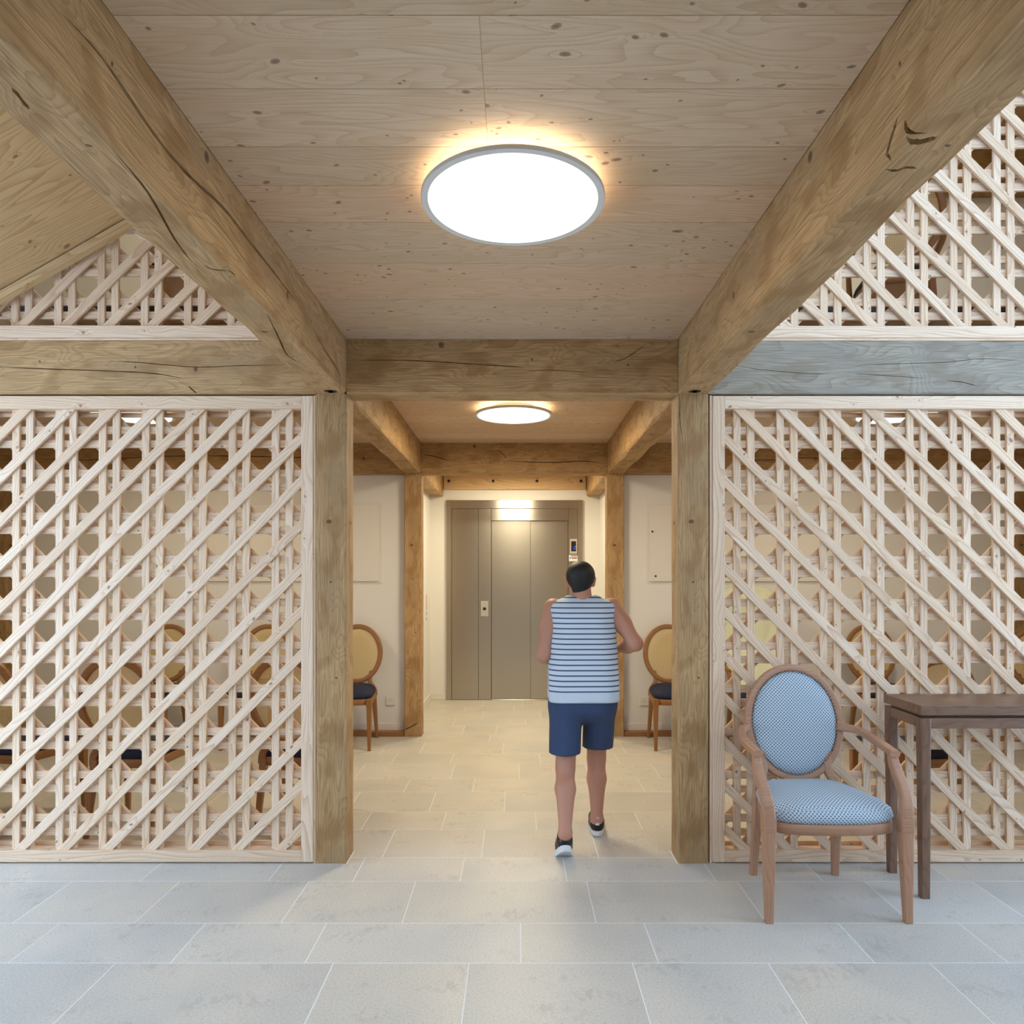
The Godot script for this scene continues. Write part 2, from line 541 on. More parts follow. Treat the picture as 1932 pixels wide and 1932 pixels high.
# ------------------------------------------------------------------ the shell
func shell() -> void:
	# the room behind the screens and the lift niche
	block("wall_back_left", "plaster", Vector3(-5.2, 0, -3.14), Vector3(XL - PW + 0.003, BEAM_Y, -2.99))
	block("wall_back_right", "plaster", Vector3(XR + PW - 0.003, 0, -3.14), Vector3(5.2, BEAM_Y, -2.99))
	block("wall_niche_left", "plaster", Vector3(-1.20, 0, Z3), Vector3(-1.043, 2.9, -3.14))
	block("wall_niche_right", "plaster", Vector3(0.996, 0, Z3), Vector3(1.15, 2.9, -3.14))
	block("wall_lift", "plaster", Vector3(-1.3, 0, Z3 - 0.25), Vector3(1.3, 2.9, Z3))
	block("wall_room_left", "plaster", Vector3(-5.35, 0, -3.2), Vector3(-5.2, 5.7, -0.15))
	block("wall_room_right", "plaster", Vector3(5.2, 0, -3.2), Vector3(5.35, 5.7, -0.15))
	# the upper rooms
	block("ceiling_slab", "plaster", Vector3(-5.3, CEIL + 0.03, Z3 - 0.25), Vector3(5.3, 2.98, -0.23))
	block("wall_upper", "plaster", Vector3(-5.3, 2.98, -2.75), Vector3(5.3, 5.7, -2.6))
	block("ceiling_upper", "soffit_pine", Vector3(-5.3, 5.40, -2.7), Vector3(5.3, 5.55, -0.16))
	block("wall_upper_middle", "plaster", Vector3(XL - PW, 2.735, -0.15), Vector3(XR + PW, 5.6, -0.03))
	block("wall_upper_gable", "plaster", Vector3(-5.3, 3.40, -0.15), Vector3(XL - PW, 5.6, -0.09))
	block("wall_upper_right", "plaster", Vector3(XR + PW, 4.45, -0.15), Vector3(5.3, 5.6, -0.03))
	# the hall in front: windows to both sides and behind, a skylight over the right bay
	var hl := -3.45
	var hr := 4.4
	var hz := 7.2
	var far := 2.1       # the windows end here; the rest of the hall is closed
	var w1 := structure(thing("wall_hall_left", Vector3.ZERO))
	for q in [[0.0, 0.03, 0.0, hz], [2.46, 5.7, 0.0, hz], [0.03, 2.46, 0.0, 0.12], [0.03, 2.46, far, hz]]:
		boxed(w1, "panel", "plaster", Vector3(hl - 0.15, q[0], q[2]), Vector3(hl, q[1], q[3]))
	# the front wall beyond the ends of the lattices
	block("wall_front_left", "plaster", Vector3(-5.35, 0, -0.15), Vector3(hl, 5.7, 0.0))
	block("wall_front_right", "plaster", Vector3(4.19, 0, -0.15), Vector3(5.35, 5.7, 0.0))
	var w2 := structure(thing("wall_hall_right", Vector3.ZERO))
	for q in [[0.0, 0.1, 0.0, hz], [3.3, 5.7, 0.0, hz], [0.1, 3.3, 0.0, 0.25], [0.1, 3.3, far, hz]]:
		boxed(w2, "panel", "plaster", Vector3(hr, q[0], q[2]), Vector3(hr + 0.15, q[1], q[3]))
	var w3 := structure(thing("wall_hall_back", Vector3.ZERO))
	for q in [[hl, hr, 0.0, 3.0], [hl, hr, 5.45, 5.7], [hl, hl + 0.2, 3.0, 5.45], [hr - 0.2, hr, 3.0, 5.45]]:
		boxed(w3, "panel", "oak1", Vector3(q[0], q[2], hz), Vector3(q[1], q[3], hz + 0.15))
	var w4 := structure(thing("ceiling_hall", Vector3.ZERO))
	for q in [[hl, hr, far, hz], [hl, hl + 0.15, 0.0, far], [-1.25, 3.0, 0.0, far], [4.1, hr, 0.0, far], [hl + 0.15, -1.25, 0.0, 0.6], [3.0, 4.1, 0.0, 0.4]]:
		boxed(w4, "panel", "plaster", Vector3(q[0], 5.6, q[2]), Vector3(q[1], 5.75, q[3]))
	# bars of the windows and of the skylight
	var n := 1
	for q in [[Vector3(hl - 0.1, 0.03, 0.12), Vector3(hl - 0.05, 2.46, far), 2], [Vector3(hr + 0.05, 0.1, 0.25), Vector3(hr + 0.1, 3.3, far), 2], [Vector3(3.0, 5.65, 0.4), Vector3(4.1, 5.7, far), 2], [Vector3(hl + 0.15, 5.65, 0.6), Vector3(-1.25, 5.7, far), 2], [Vector3(hl + 0.2, 3.0, hz + 0.05), Vector3(hr - 0.2, 5.45, hz + 0.1), 0]]:
		var wn := structure(thing("window_%d" % n, Vector3.ZERO))
		n += 1
		var lo: Vector3 = q[0]
		var hi: Vector3 = q[1]
		for i in range(1, 4):
			var a := lo
			var b := hi
			a[q[2]] = lerpf(lo[q[2]], hi[q[2]], i / 4.0) - 0.03
			b[q[2]] = a[q[2]] + 0.06
			boxed(wn, "window_bar", "white_paint", a, b)
	# bridge deck over the timber ceiling
	block("ceiling_bridge", "plaster", Vector3(XL - PW, CEIL + 0.034, 0.0), Vector3(XR + PW, 2.95, hz))

# ------------------------------------------------------------------ oak
# a closed, slightly wavy beam along local x, from 0 to len
func beam_mesh(length: float, w: float, h: float, sd: int, wane := 0.012) -> ArrayMesh:
	var n := FastNoiseLite.new()
	n.seed = sd
	n.frequency = 0.9
	var rings := []
	var steps := maxi(2, int(length / 0.18))
	for i in steps + 1:
		var x := length * i / steps
		var ring := PackedVector3Array()
		for q in 4:
			var c := 0.003 + wane * absf(n.get_noise_2d(x * 1.3, q * 7.3)) * 1.6
			var sy: float = [1, 1, -1, -1][q]
			var sz: float = [1, -1, -1, 1][q]
			var gy := sy * (h / 2)
			var gz := sz * (w / 2 - 0.0015 + n.get_noise_2d(x, q * 3.1 + 40.0) * 0.002)
			var a := Vector3(x, gy - sy * c, gz)
			var b := Vector3(x, gy, gz - sz * c)
			if sy * sz > 0:
				ring.append_array([a, b])
			else:
				ring.append_array([b, a])
		rings.append(ring)
	# flat-shaded skin
	var s := Shape.new()
	for i in steps:
		for q in 8:
			var p := (q + 1) % 8
			var a: Vector3 = rings[i][q]
			var b: Vector3 = rings[i][p]
			var c: Vector3 = rings[i + 1][p]
			var d: Vector3 = rings[i + 1][q]
			var o := (a + b + c + d) / 4
			o.x = 0
			s.quad(a, b, c, d, o)
	for e in [0, steps]:
		for q in range(1, 7):
			s.tri(rings[e][0], rings[e][q], rings[e][q + 1], Vector3(-1 if e == 0 else 1, 0, 0))
	return s.mesh()

# a drying crack: a V-shaped groove along a line of points lying on a face
func groove(root: CSGShape3D, pts: Array, normal: Vector3, width: float, depth: float) -> void:
	var inv := root.transform.affine_inverse()
	var path := curve(pts, 4)
	var rings := []
	var nn: Vector3 = (inv.basis * normal).normalized()
	for i in path.size():
		var t: Vector3 = (path[mini(i + 1, path.size() - 1)] - path[maxi(i - 1, 0)]).normalized()
		var f := float(i) / (path.size() - 1)
		var g := clampf(minf(f, 1.0 - f) * 5.0, 0.12, 1.0)
		var at: Vector3 = inv * (path[i] as Vector3)
		var tt: Vector3 = (inv.basis * t).normalized()
		var side := tt.cross(nn).normalized()
		var w := width * g * (0.65 + 0.5 * absf(sin(i * 1.7)))
		rings.append([at + nn * 0.006 + side * w * 0.75, at + nn * 0.006 - side * w * 0.75, at - nn * depth * 1.6 * (0.35 + 0.65 * g)])
	var s := Shape.new()
	for i in rings.size() - 1:
		var mid: Vector3 = (rings[i][0] + rings[i][1] + rings[i][2]) / 3.0
		for q in 3:
			var p := (q + 1) % 3
			var o: Vector3 = (rings[i][q] + rings[i][p]) / 2.0 - mid
			s.quad(rings[i][q], rings[i][p], rings[i + 1][p], rings[i + 1][q], o)
	s.tri(rings[0][0], rings[0][1], rings[0][2], rings[0][0] - rings[1][0])
	s.tri(rings[-1][0], rings[-1][1], rings[-1][2], rings[-1][0] - rings[-2][0])
	var c := CSGMesh3D.new()
	c.name = "crack"
	c.mesh = s.mesh()
	c.material = root.material
	c.operation = CSGShape3D.OPERATION_SUBTRACTION
	root.add_child(c, true)

# a timber from a to b (centre line), w across wdir... returns the CSG root so that cracks can be cut
func timber(called: String, m: String, a: Vector3, b: Vector3, hdir: Vector3, w: float, h: float, label: String, category: String, group := "", wane := 0.012) -> CSGMesh3D:
	var ex := (b - a).normalized()
	var ez := ex.cross(hdir).normalized()
	var ey := ez.cross(ex)
	var o := CSGMesh3D.new()
	o.name = numbered(called)
	o.mesh = beam_mesh((b - a).length(), w, h, rng.randi() % 1000, wane)
	o.material = M[m]
	o.transform = Transform3D(Basis(ex, ey, ez), a)
	add_child(o)
	tag(o, label, category, group)
	return o

func timber_frame() -> void:
	var up := Vector3.UP
	var xl := XL - PW / 2
	var xr := XR + PW / 2
	var by := (BEAM_Y + CEIL + 0.02) / 2
	var bh := CEIL + 0.02 - BEAM_Y
	# posts
	var zc := -PW / 2
	var p1 := timber("oak_post", "oak1", Vector3(xl, 0, zc), Vector3(xl, BEAM_Y, zc), Vector3.RIGHT, PW, PW, "square oak post at the passage mouth, beside the lattice without furniture", "post", "oak posts")
	groove(p1, [on_x(660, 745, XL) + Vector3(0.0, -0.02, 0), on_x(660.5, 850, XL), on_x(659.5, 1000, XL), on_x(661, 1180, XL)], Vector3.RIGHT, 0.003, 0.02)
	var p2 := timber("oak_post", "oak1", Vector3(xr, 0, zc), Vector3(xr, BEAM_Y, zc), Vector3.RIGHT, PW, PW, "square oak post at the passage mouth, beside the upholstered armchair", "post", "oak posts")
	groove(p2, [on_x(1274, 1480, XR), on_x(1273, 1530, XR), on_x(1275, 1570, XR), on_x(1272.5, 1610, XR)], Vector3.LEFT, 0.004, 0.02)
	groove(p2, [on_z(1284, 750, 0), on_z(1283, 790, 0), on_z(1288, 830, 0)], Vector3.BACK, 0.003, 0.015)
	var z2c := Z2 - PW / 2
	var p3 := timber("oak_post", "oak0", Vector3(xl, 0, z2c), Vector3(xl, BEAM_Y, z2c), Vector3.RIGHT, PW, PW, "oak post at the lift niche with a slanting crack low down", "post", "oak posts")
	groove(p3, [on_z(763.5, 1376, Z2), on_z(772, 1373, Z2), on_z(790, 1363, Z2)], Vector3.BACK, 0.008, 0.02)
	timber("oak_post", "oak0", Vector3(xr, 0, z2c), Vector3(xr, BEAM_Y, z2c), Vector3.RIGHT, PW, PW, "oak post at the lift niche behind the walking person", "post", "oak posts")
	timber("oak_post", "oak1", Vector3(-4.82, 0, Z2 - 0.05), Vector3(-4.82, BEAM_Y, Z2 - 0.05), Vector3.RIGHT, 0.098, PW, "oak post far back behind the lattice beside a turned cane chair", "post", "oak posts")
	timber("oak_post", "oak1", Vector3(4.70, 0, Z2 - 0.05), Vector3(4.70, BEAM_Y, Z2 - 0.05), Vector3.RIGHT, 0.098, PW, "oak post far back behind the lattice that stands behind the console table", "post", "oak posts")
	# long beams, running from the hall to the lift wall
	var b1 := timber("oak_beam", "oak0", Vector3(xl, by, Z3), Vector3(xl, by, 6.6), up, PW, bh, "long oak beam with deep lengthwise cracks beside the sloping soffit", "beam", "oak beams", 0.022)
	groove(b1, [on_x(115, 22, XL), on_x(195, 110, XL), on_x(290, 250, XL), on_x(352, 325, XL), on_x(420, 390, XL), on_x(465, 447, XL), on_x(530, 530, XL), on_x(575, 592, XL)], Vector3.RIGHT, 0.0085, 0.05)
	groove(b1, [on_x(378, 375, XL), on_x(430, 445, XL), on_x(480, 515, XL)], Vector3.RIGHT, 0.003, 0.02)
	groove(b1, [on_x(590, 612, XL), on_x(610, 655, XL), on_x(640, 702, XL), on_x(643, 728, XL)], Vector3.RIGHT, 0.010, 0.05)
	groove(b1, [on_y(217, 287, BEAM_Y), on_y(280, 365, BEAM_Y), on_y(330, 452, BEAM_Y), on_y(362, 495, BEAM_Y)], Vector3.DOWN, 0.005, 0.03)
	groove(b1, [on_y(385, 500, BEAM_Y), on_y(400, 508, BEAM_Y), on_y(428, 512, BEAM_Y), on_y(445, 526, BEAM_Y)], Vector3.DOWN, 0.006, 0.03)
	groove(b1, [on_y(503, 590, BEAM_Y), on_y(527, 640, BEAM_Y), on_y(542, 670, BEAM_Y), on_y(566, 685, BEAM_Y)], Vector3.DOWN, 0.005, 0.03)
	groove(b1, [on_y(22, 165, BEAM_Y), on_y(55, 207, BEAM_Y)], Vector3.DOWN, 0.006, 0.03)
	var b2 := timber("oak_beam", "oak0", Vector3(xr, by, Z3), Vector3(xr, by, 6.6), up, PW, bh, "long oak beam with a split burred knot beside the tall upper lattice", "beam", "oak beams", 0.022)
	groove(b2, [on_x(1692, 222, XR), on_x(1684, 246, XR), on_x(1674, 280, XR), on_x(1668, 306, XR)], Vector3.LEFT, 0.009, 0.045)
	groove(b2, [on_x(1706, 226, XR), on_x(1708, 243, XR), on_x(1718, 252, XR)], Vector3.LEFT, 0.008, 0.045)
	groove(b2, [on_y(1711, 263, BEAM_Y), on_y(1730, 268, BEAM_Y), on_y(1752, 264, BEAM_Y), on_y(1768, 258, BEAM_Y)], Vector3.DOWN, 0.014, 0.05)
	groove(b2, [on_y(1671, 319, BEAM_Y), on_y(1690, 322, BEAM_Y), on_y(1710, 316, BEAM_Y), on_y(1730, 318, BEAM_Y)], Vector3.DOWN, 0.007, 0.04)
	groove(b2, [on_x(1735, 130, XR), on_x(1700, 190, XR), on_x(1672, 225, XR), on_x(1655, 260, XR)], Vector3.LEFT, 0.002, 0.012)
	# cross beams
	var cx := timber("oak_cross_beam", "oak0", Vector3(XL, by, zc), Vector3(XR, by, zc), up, PW, bh, "oak cross beam over the mouth of the passage, cracked along its length", "beam", "oak beams")
	groove(cx, [on_z(660, 680.5, 0), on_z(720, 679, 0), on_z(800, 681, 0), on_z(880, 686, 0), on_z(965, 691, 0), on_z(990, 693, 0)], Vector3.BACK, 0.004, 0.03)
	groove(cx, [on_z(990, 700, 0), on_z(1030, 698, 0), on_z(1080, 700, 0), on_z(1118, 703, 0)], Vector3.BACK, 0.003, 0.02)
	groove(cx, [on_z(1150, 680, 0), on_z(1172, 679, 0), on_z(1195, 666, 0), on_z(1220, 648, 0)], Vector3.BACK, 0.003, 0.02)
	groove(cx, [on_z(1246, 727, 0), on_z(1258, 735, 0), on_z(1268, 742, 0)], Vector3.BACK, 0.003, 0.02)
	var c2 := timber("oak_cross_beam", "oak1", Vector3(XL, by, z2c), Vector3(XR, by, z2c), up, PW, bh, "oak cross beam in front of the lift niche under the far ceiling lamp", "beam", "oak beams")
	groove(c2, [on_z(955, 869, Z2), on_z(1010, 872, Z2), on_z(1060, 872, Z2), on_z(1100, 870, Z2), on_z(1143, 874, Z2)], Vector3.BACK, 0.006, 0.03)
	groove(c2, [on_z(940, 848, Z2), on_z(948, 856, Z2), on_z(957, 865, Z2)], Vector3.BACK, 0.005, 0.03)
	groove(c2, [on_z(799, 858, Z2), on_z(820, 861, Z2), on_z(850, 870, Z2)], Vector3.BACK, 0.005, 0.03)
	var s1 := timber("oak_side_beam", "oak0", Vector3(-3.45, by - 0.01, zc - 0.005), Vector3(XL - PW, by - 0.01, zc - 0.005), up, PW, bh - 0.02, "tan oak beam over the lattice under the sloping soffit", "beam", "oak beams")
	groove(s1, [on_z(-40, 690, 0), on_z(80, 695, 0), on_z(200, 699, 0), on_z(290, 704, 0), on_z(355, 716, 0)], Vector3.BACK, 0.005, 0.03)
	groove(s1, [on_z(190, 680, 0), on_z(260, 683, 0), on_z(370, 692, 0), on_z(450, 689, 0), on_z(540, 688, 0)], Vector3.BACK, 0.004, 0.03)
	groove(s1, [on_z(354, 727, 0), on_z(362, 735, 0), on_z(371, 742, 0)], Vector3.BACK, 0.005, 0.03)
	var s2 := timber("oak_side_beam", "oak_silver", Vector3(XR + PW, by - 0.01, zc - 0.005), Vector3(4.18, by - 0.01, zc - 0.005), up, PW, bh - 0.02, "silver-grey weathered oak beam over the lattice behind the armchair", "beam", "oak beams")
	groove(s2, [on_z(1392, 690, 0), on_z(1440, 697, 0), on_z(1510, 703, 0), on_z(1570, 706, 0)], Vector3.BACK, 0.003, 0.02)
	groove(s2, [on_z(1600, 690, 0), on_z(1680, 686, 0), on_z(1780, 683, 0), on_z(1860, 676, 0), on_z(1950, 682, 0)], Vector3.BACK, 0.003, 0.02)
	groove(s2, [on_z(1610, 704, 0), on_z(1690, 709, 0), on_z(1750, 713, 0)], Vector3.BACK, 0.003, 0.02)
	groove(s2, [on_z(1785, 717, 0), on_z(1820, 721, 0), on_z(1845, 728, 0)], Vector3.BACK, 0.004, 0.02)
	var s3 := timber("oak_side_beam", "oak1", Vector3(-5.2, by, z2c), Vector3(XL - PW, by, z2c), up, PW, bh, "dark oak beam along the back wall on the fire-panel side with no person", "beam", "oak beams")
	s3.set_meta("label", "oak beam on the back wall above the panel without screws")
	groove(s3, [on_z(40, 865, Z2), on_z(170, 868, Z2), on_z(300, 861, Z2), on_z(430, 860, Z2), on_z(560, 863, Z2), on_z(740, 866, Z2)], Vector3.BACK, 0.006, 0.03)
	var s4 := timber("oak_side_beam", "oak1", Vector3(XR + PW, by, z2c), Vector3(5.2, by, z2c), up, PW, bh, "oak beam on the back wall above the panel with black screws", "beam", "oak beams")
	groove(s4, [on_z(1370, 866, Z2), on_z(1450, 868, Z2), on_z(1520, 864, Z2), on_z(1640, 866, Z2)], Vector3.BACK, 0.005, 0.03)
	# counterbored bolts under the heads of the front posts
	for q in [[624.0, "bolt under the long beam beside the sloping soffit"], [1311.0, "bolt under the long beam with the burred knot"]]:
		var at := on_y(q[0], 738.5, BEAM_Y - 0.0005)
		var o := thing("bolt", at, "small steel " + q[1], "bolt", "bolts under the beams")
		put(o, "hole_rim", lathe([Vector2(0.001, -0.0004), Vector2(0.029, -0.0004), Vector2(0.031, 0.0), Vector2(0.001, 0.0)], 24), "black")
		put(o, "bolt_head", lathe([Vector2(0.001, -0.006), Vector2(0.009, -0.006), Vector2(0.012, -0.001), Vector2(0.001, 0.0)], 12), "steel_polished")
	# oak sill rails along the back wall
	for q in [[-5.2, XL - PW - 0.004, "thin oak floor rail along the wall below the panel without screws"], [XR + PW + 0.004, 5.2, "thin oak floor rail along the wall below the panel with black screws"]]:
		var o := thing("floor_rail", Vector3(q[0], 0, Z2), q[2], "rail", "oak floor rails")
		bar(o, "rail", "honey", Vector3(0, 0.021, -0.045), Vector3(q[1] - q[0], 0.021, -0.045), up, 0.042, 0.09)
	# white sealant at the post feet
	for q in [[XL, 1.0], [XR, -1.0]]:
		var o := boxed(self, "sealant_bead", "paper", Vector3(minf(q[0], q[0] + q[1] * 0.006), 0, -PW), Vector3(maxf(q[0], q[0] + q[1] * 0.006), 0.004, 0.004), 0.001)
		tag(o, "white sealant bead at the foot of the post " + ("near the armchair" if q[1] < 0 else "beside the bare lattice"), "sealant", "sealant beads")

# ------------------------------------------------------------------ ceiling boards and sloping soffit
func ceiling_boards() -> void:
	var c1 := structure(thing("ceiling", Vector3.ZERO))
	# bridge ceiling: boards run across, joints where the photograph shows them
	var d := [0.0]
	for y in [640, 565, 497, 420, 350, 277, 168, 29]:
		d.append(EYE.z - (CEIL - EYE.y) * F / (VY - y))
	d.remove_at(0)
	while d[-1] < 5.6:
		d.append(d[-1] + 0.22)
	d[0] = 0.0
	for i in d.size() - 1:
		var m := "board%d" % (rng.randi() % 3)
		var zc: float = (d[i] + d[i + 1]) / 2
		var w: float = d[i + 1] - d[i] - (0.003 if i in [1, 3] else 0.0014)
		var x: float = XL
		var cuts := [XR]
		if i in [5, 6]:
			cuts = [on_y(912, 150, CEIL).x, XR]
		for e in cuts:
			bar(c1, "board", m, Vector3(x + 0.0002, CEIL + 0.016, zc), Vector3(e - 0.0002, CEIL + 0.016, zc), Vector3.BACK, w, 0.032, 0.0008)
			x = e
			m = "board%d" % (rng.randi() % 3)
	var c2 := structure(thing("ceiling_room", Vector3.ZERO))
	var z := -PW
	while z > Z2 + 0.01:
		var w := minf(rng.randf_range(0.18, 0.24), z - Z2)
		var parts := [[-5.2, XL - PW], [XL, XR], [XR + PW, 5.2]]
		for q in parts:
			bar(c2, "board", "board%d" % (rng.randi() % 3), Vector3(q[0], CEIL + 0.016, z - w / 2), Vector3(q[1], CEIL + 0.016, z - w / 2), Vector3.BACK, w - 0.0008, 0.032, 0.0008)
		z -= w
	z = Z2 - PW
	while z > Z3 + 0.01:
		var w := minf(0.22, z - Z3)
		bar(c2, "board", "board%d" % (rng.randi() % 3), Vector3(XL, CEIL + 0.016, z - w / 2), Vector3(XR, CEIL + 0.016, z - w / 2), Vector3.BACK, w - 0.0008, 0.032, 0.0008)
		z -= w
	# sloping soffit over the bay beside the passage
	var ridge := on_z(258, 418, 0.0)
	ridge.z = 0
	var slope := Vector3(-cos(deg_to_rad(30)), -sin(deg_to_rad(30)), 0)
	var so := thing("sloping_soffit", Vector3(ridge.x, ridge.y, 0), "sloping pine-boarded soffit beside the long cracked beam", "soffit")
	var nrm := Vector3(-0.5, cos(deg_to_rad(30)), 0)
	var zz := 0.03
	var end := slope * 1.66
	while zz < 1.2:
		var w := rng.randf_range(0.17, 0.25)
		bar(so, "board", "soffit_pine", nrm * 0.02 + Vector3(0, 0, zz + w / 2), end + nrm * 0.02 + Vector3(0, 0, zz + w / 2), Vector3.BACK, w - 0.001, 0.036, 0.0008)
		zz += w
	bar(so, "fascia", "soffit_pine", Vector3(0.01, 0, 0.045) - nrm * 0.02, end + Vector3(0, 0, 0.045) - nrm * 0.018, Vector3.BACK, 0.045, 0.038)
	var s := Shape.new()
	s.box(Vector3(0, -0.06, 0.0), Vector3(1.64, 0.0, 1.3))
	var roof := put(self, "ceiling_roof_left", s.mesh(), "plaster")
	structure(roof)
	roof.transform = Transform3D(Basis(slope, -nrm, Vector3(0, 0, 1)), ridge + nrm * 0.042)
	var s2 := Shape.new()
	s2.box(Vector3(0, 0, 0.0), Vector3(1.04, 0.1, 1.3))
	var roof2 := put(self, "ceiling_roof_middle", s2.mesh(), "soffit_pine")
	structure(roof2)
	roof2.transform = Transform3D(Basis(Vector3(cos(deg_to_rad(30)), -sin(deg_to_rad(30)), 0), Vector3(0.5, cos(deg_to_rad(30)), 0), Vector3(0, 0, 1)), ridge + Vector3(-0.01, 0.05, 0))

# ------------------------------------------------------------------ floor
func floor_tiles() -> void:
	var base := block("floor_slab", "grout", Vector3(-5.35, -0.2, Z3 - 0.25), Vector3(5.35, -0.0006, 7.4))
	var fl := structure(thing("floor", Vector3.ZERO))
	var rows := [
		[2.322, 2.737, [-2.39, -1.55, -0.709, -0.1845, 0.447, 0.9717, 1.597]],
		[2.737, 3.051, [-1.97, -1.341, -0.820, 0.016, 0.5484, 1.385, 1.9036]],
		[3.051, 3.467, [-2.176, -1.65, -1.018, -0.495, 0.342, 1.0777, 1.702, 2.228]],
		[3.467, 3.758, [-1.849, -1.22, -0.8036, -0.277, 0.245, 0.9756, 1.50, 2.129]],
		[3.758, 4.174, [-1.34, -0.7155, -0.188, 0.4344, 1.06]],
		[4.174, 4.484, [-1.55, -0.919, -0.446, 0.117, 0.742, 1.26]],
		[4.484, 4.896, [-1.08, -0.558, -0.08, 0.55, 1.07]],
		[4.896, 5.204, [-1.41, -0.7837, -0.308, 0.32, 0.889]],
		[5.204, 5.628, [-1.2, -0.49, 0.02, 0.54, 1.064]],
		[5.628, 5.942, [-1.0, -0.53, 0.19, 0.82]],
		[5.942, 6.349, [-1.15, -0.82, -0.12, 0.4, 0.92]],
		[6.349, 6.653, [-0.9, -0.25, 0.28, 0.8]],
		[6.653, 7.068, [-0.515, -0.2, 0.32]],
		[7.068, 7.378, [-0.64, 0.09, 0.61]],
		[7.378, 7.79, [-0.37, 0.26, 0.7]],
		[7.79, 8.09, [-0.58, -0.03, 0.5]],
		[8.09, 8.53, [-0.4, 0.07, 0.6]]]
	rows.push_front([1.907, 2.322, [-1.9, -1.27, -0.75, 0.09, 0.61, 1.24, 1.76]])
	rows.push_front([1.597, 1.907, [-1.6, -0.76, -0.24, 0.39, 0.91, 1.75]])
	var steps := [0.525, 0.63, 0.525, 0.84, 0.42]
	for r in rows:
		var z0: float = EYE.z - r[1]
		var z1: float = EYE.z - r[0]
		var xs: Array = r[2].duplicate()
		var lim := 4.2
		if r[0] > 3.7: lim = 5.2
		if r[0] > 6.6: lim = 1.04
		var k := rng.randi()
		if lim > 2:
			while xs[0] > -lim + 0.3:
				xs.push_front(xs[0] - steps[k % 5])
				k += 1
			while xs[-1] < lim - 0.3:
				xs.append(xs[-1] + steps[k % 5])
				k += 1
		xs.push_front(-lim)
		xs.append(lim)
		for i in xs.size() - 1:
			if xs[i + 1] - xs[i] < 0.05:
				continue
			var o := Vector3(rng.randf_range(0, 4), 0, rng.randf_range(0, 4))
			var s := Shape.new()
			var g := 0.0015
			var dy := rng.randf_range(-0.0004, 0.0)
			s.box(o + Vector3(xs[i] + g, -0.012, z0 + g), o + Vector3(xs[i + 1] - g, dy, z1 - g), 0.0006)
			put(fl, "tile", s.mesh(), "stone%d" % (rng.randi() % 4), -o)
	var s2 := Shape.new()
	s2.box(Vector3(-3.45, -0.012, EYE.z - 1.597), Vector3(4.4, 0, 7.2))
	var rest := put(fl, "tile_field", s2.mesh(), "stone1")
	rest.set_meta("kind", "stuff")

# ------------------------------------------------------------------ lattice screens
# clip the line p + t*dir to a convex polygon (x, y)
func clip(p: Vector2, dir: Vector2, poly: Array) -> Array:
	var t0 := -100.0
	var t1 := 100.0
	for i in poly.size():
		var a: Vector2 = poly[i]
		var b: Vector2 = poly[(i + 1) % poly.size()]
		var nrm := Vector2(-(b - a).y, (b - a).x)   # inside is to the left of a->b
		var den := nrm.dot(dir)
		var num := nrm.dot(a - p)
		if absf(den) < 1e-6:
			if num > 0: return []
			continue
		if den > 0: t0 = maxf(t0, num / den)
		else: t1 = minf(t1, num / den)
	return [] if t1 - t0 < 0.03 else [p + dir * t0, p + dir * t1]

func lattice(label: String, poly: Array, xp: float, yp: float, lean: float) -> Node3D:
	var base := Vector3(poly[0].x, poly[0].y, 0)
	var root := thing("lattice_screen", base, label, "screen", "cane-pattern lattice screens")
	var t := 0.017
	var lo: Vector2 = poly[0]
	var hi: Vector2 = poly[0]
	for p in poly:
		lo = lo.min(p)
		hi = hi.max(p)
	var sets := []
	# front diagonals, upright pairs, level pairs, back diagonals
	var s := lean
	for k in range(-40, 41):
		var c := Vector2(xp, yp - PER / 2 + k * PER)
		sets.append([c, Vector2(1, s).normalized(), 0.0454, 0])
		sets.append([c, Vector2(1, -s).normalized(), 0.0454, 3])
		for e in [-0.0362, 0.0362]:
			sets.append([Vector2(xp + k * PER + e, yp), Vector2(0, 1), 0.0382, 1])
			sets.append([Vector2(xp, yp + k * PER + e), Vector2(1, 0), 0.0395, 2])
	for q in sets:
		var seg := clip(q[0], q[1], poly)
		if seg.is_empty():
			continue
		var z: float = -0.012 - t * (q[3] + 0.5)
		var a := Vector3(seg[0].x, seg[0].y, z) - base
		var b := Vector3(seg[1].x, seg[1].y, z) - base
		var wd := Vector3(-q[1].y, q[1].x, 0)
		bar(root, "slat", "pine%d" % (rng.randi() % 3), a, b, wd, q[2], t - 0.0006, 0.0016)
	return root

func rail(root: Node3D, called: String, a: Vector2, b: Vector2, w: float, z0 := 0.0, depth := 0.085) -> void:
	var off := root.position
	var dir := (b - a).normalized()
	bar(root, called, "pine%d" % (rng.randi() % 3), Vector3(a.x, a.y, z0 - depth / 2) - off, Vector3(b.x, b.y, z0 - depth / 2) - off, Vector3(-dir.y, dir.x, 0), w, depth, 0.002)

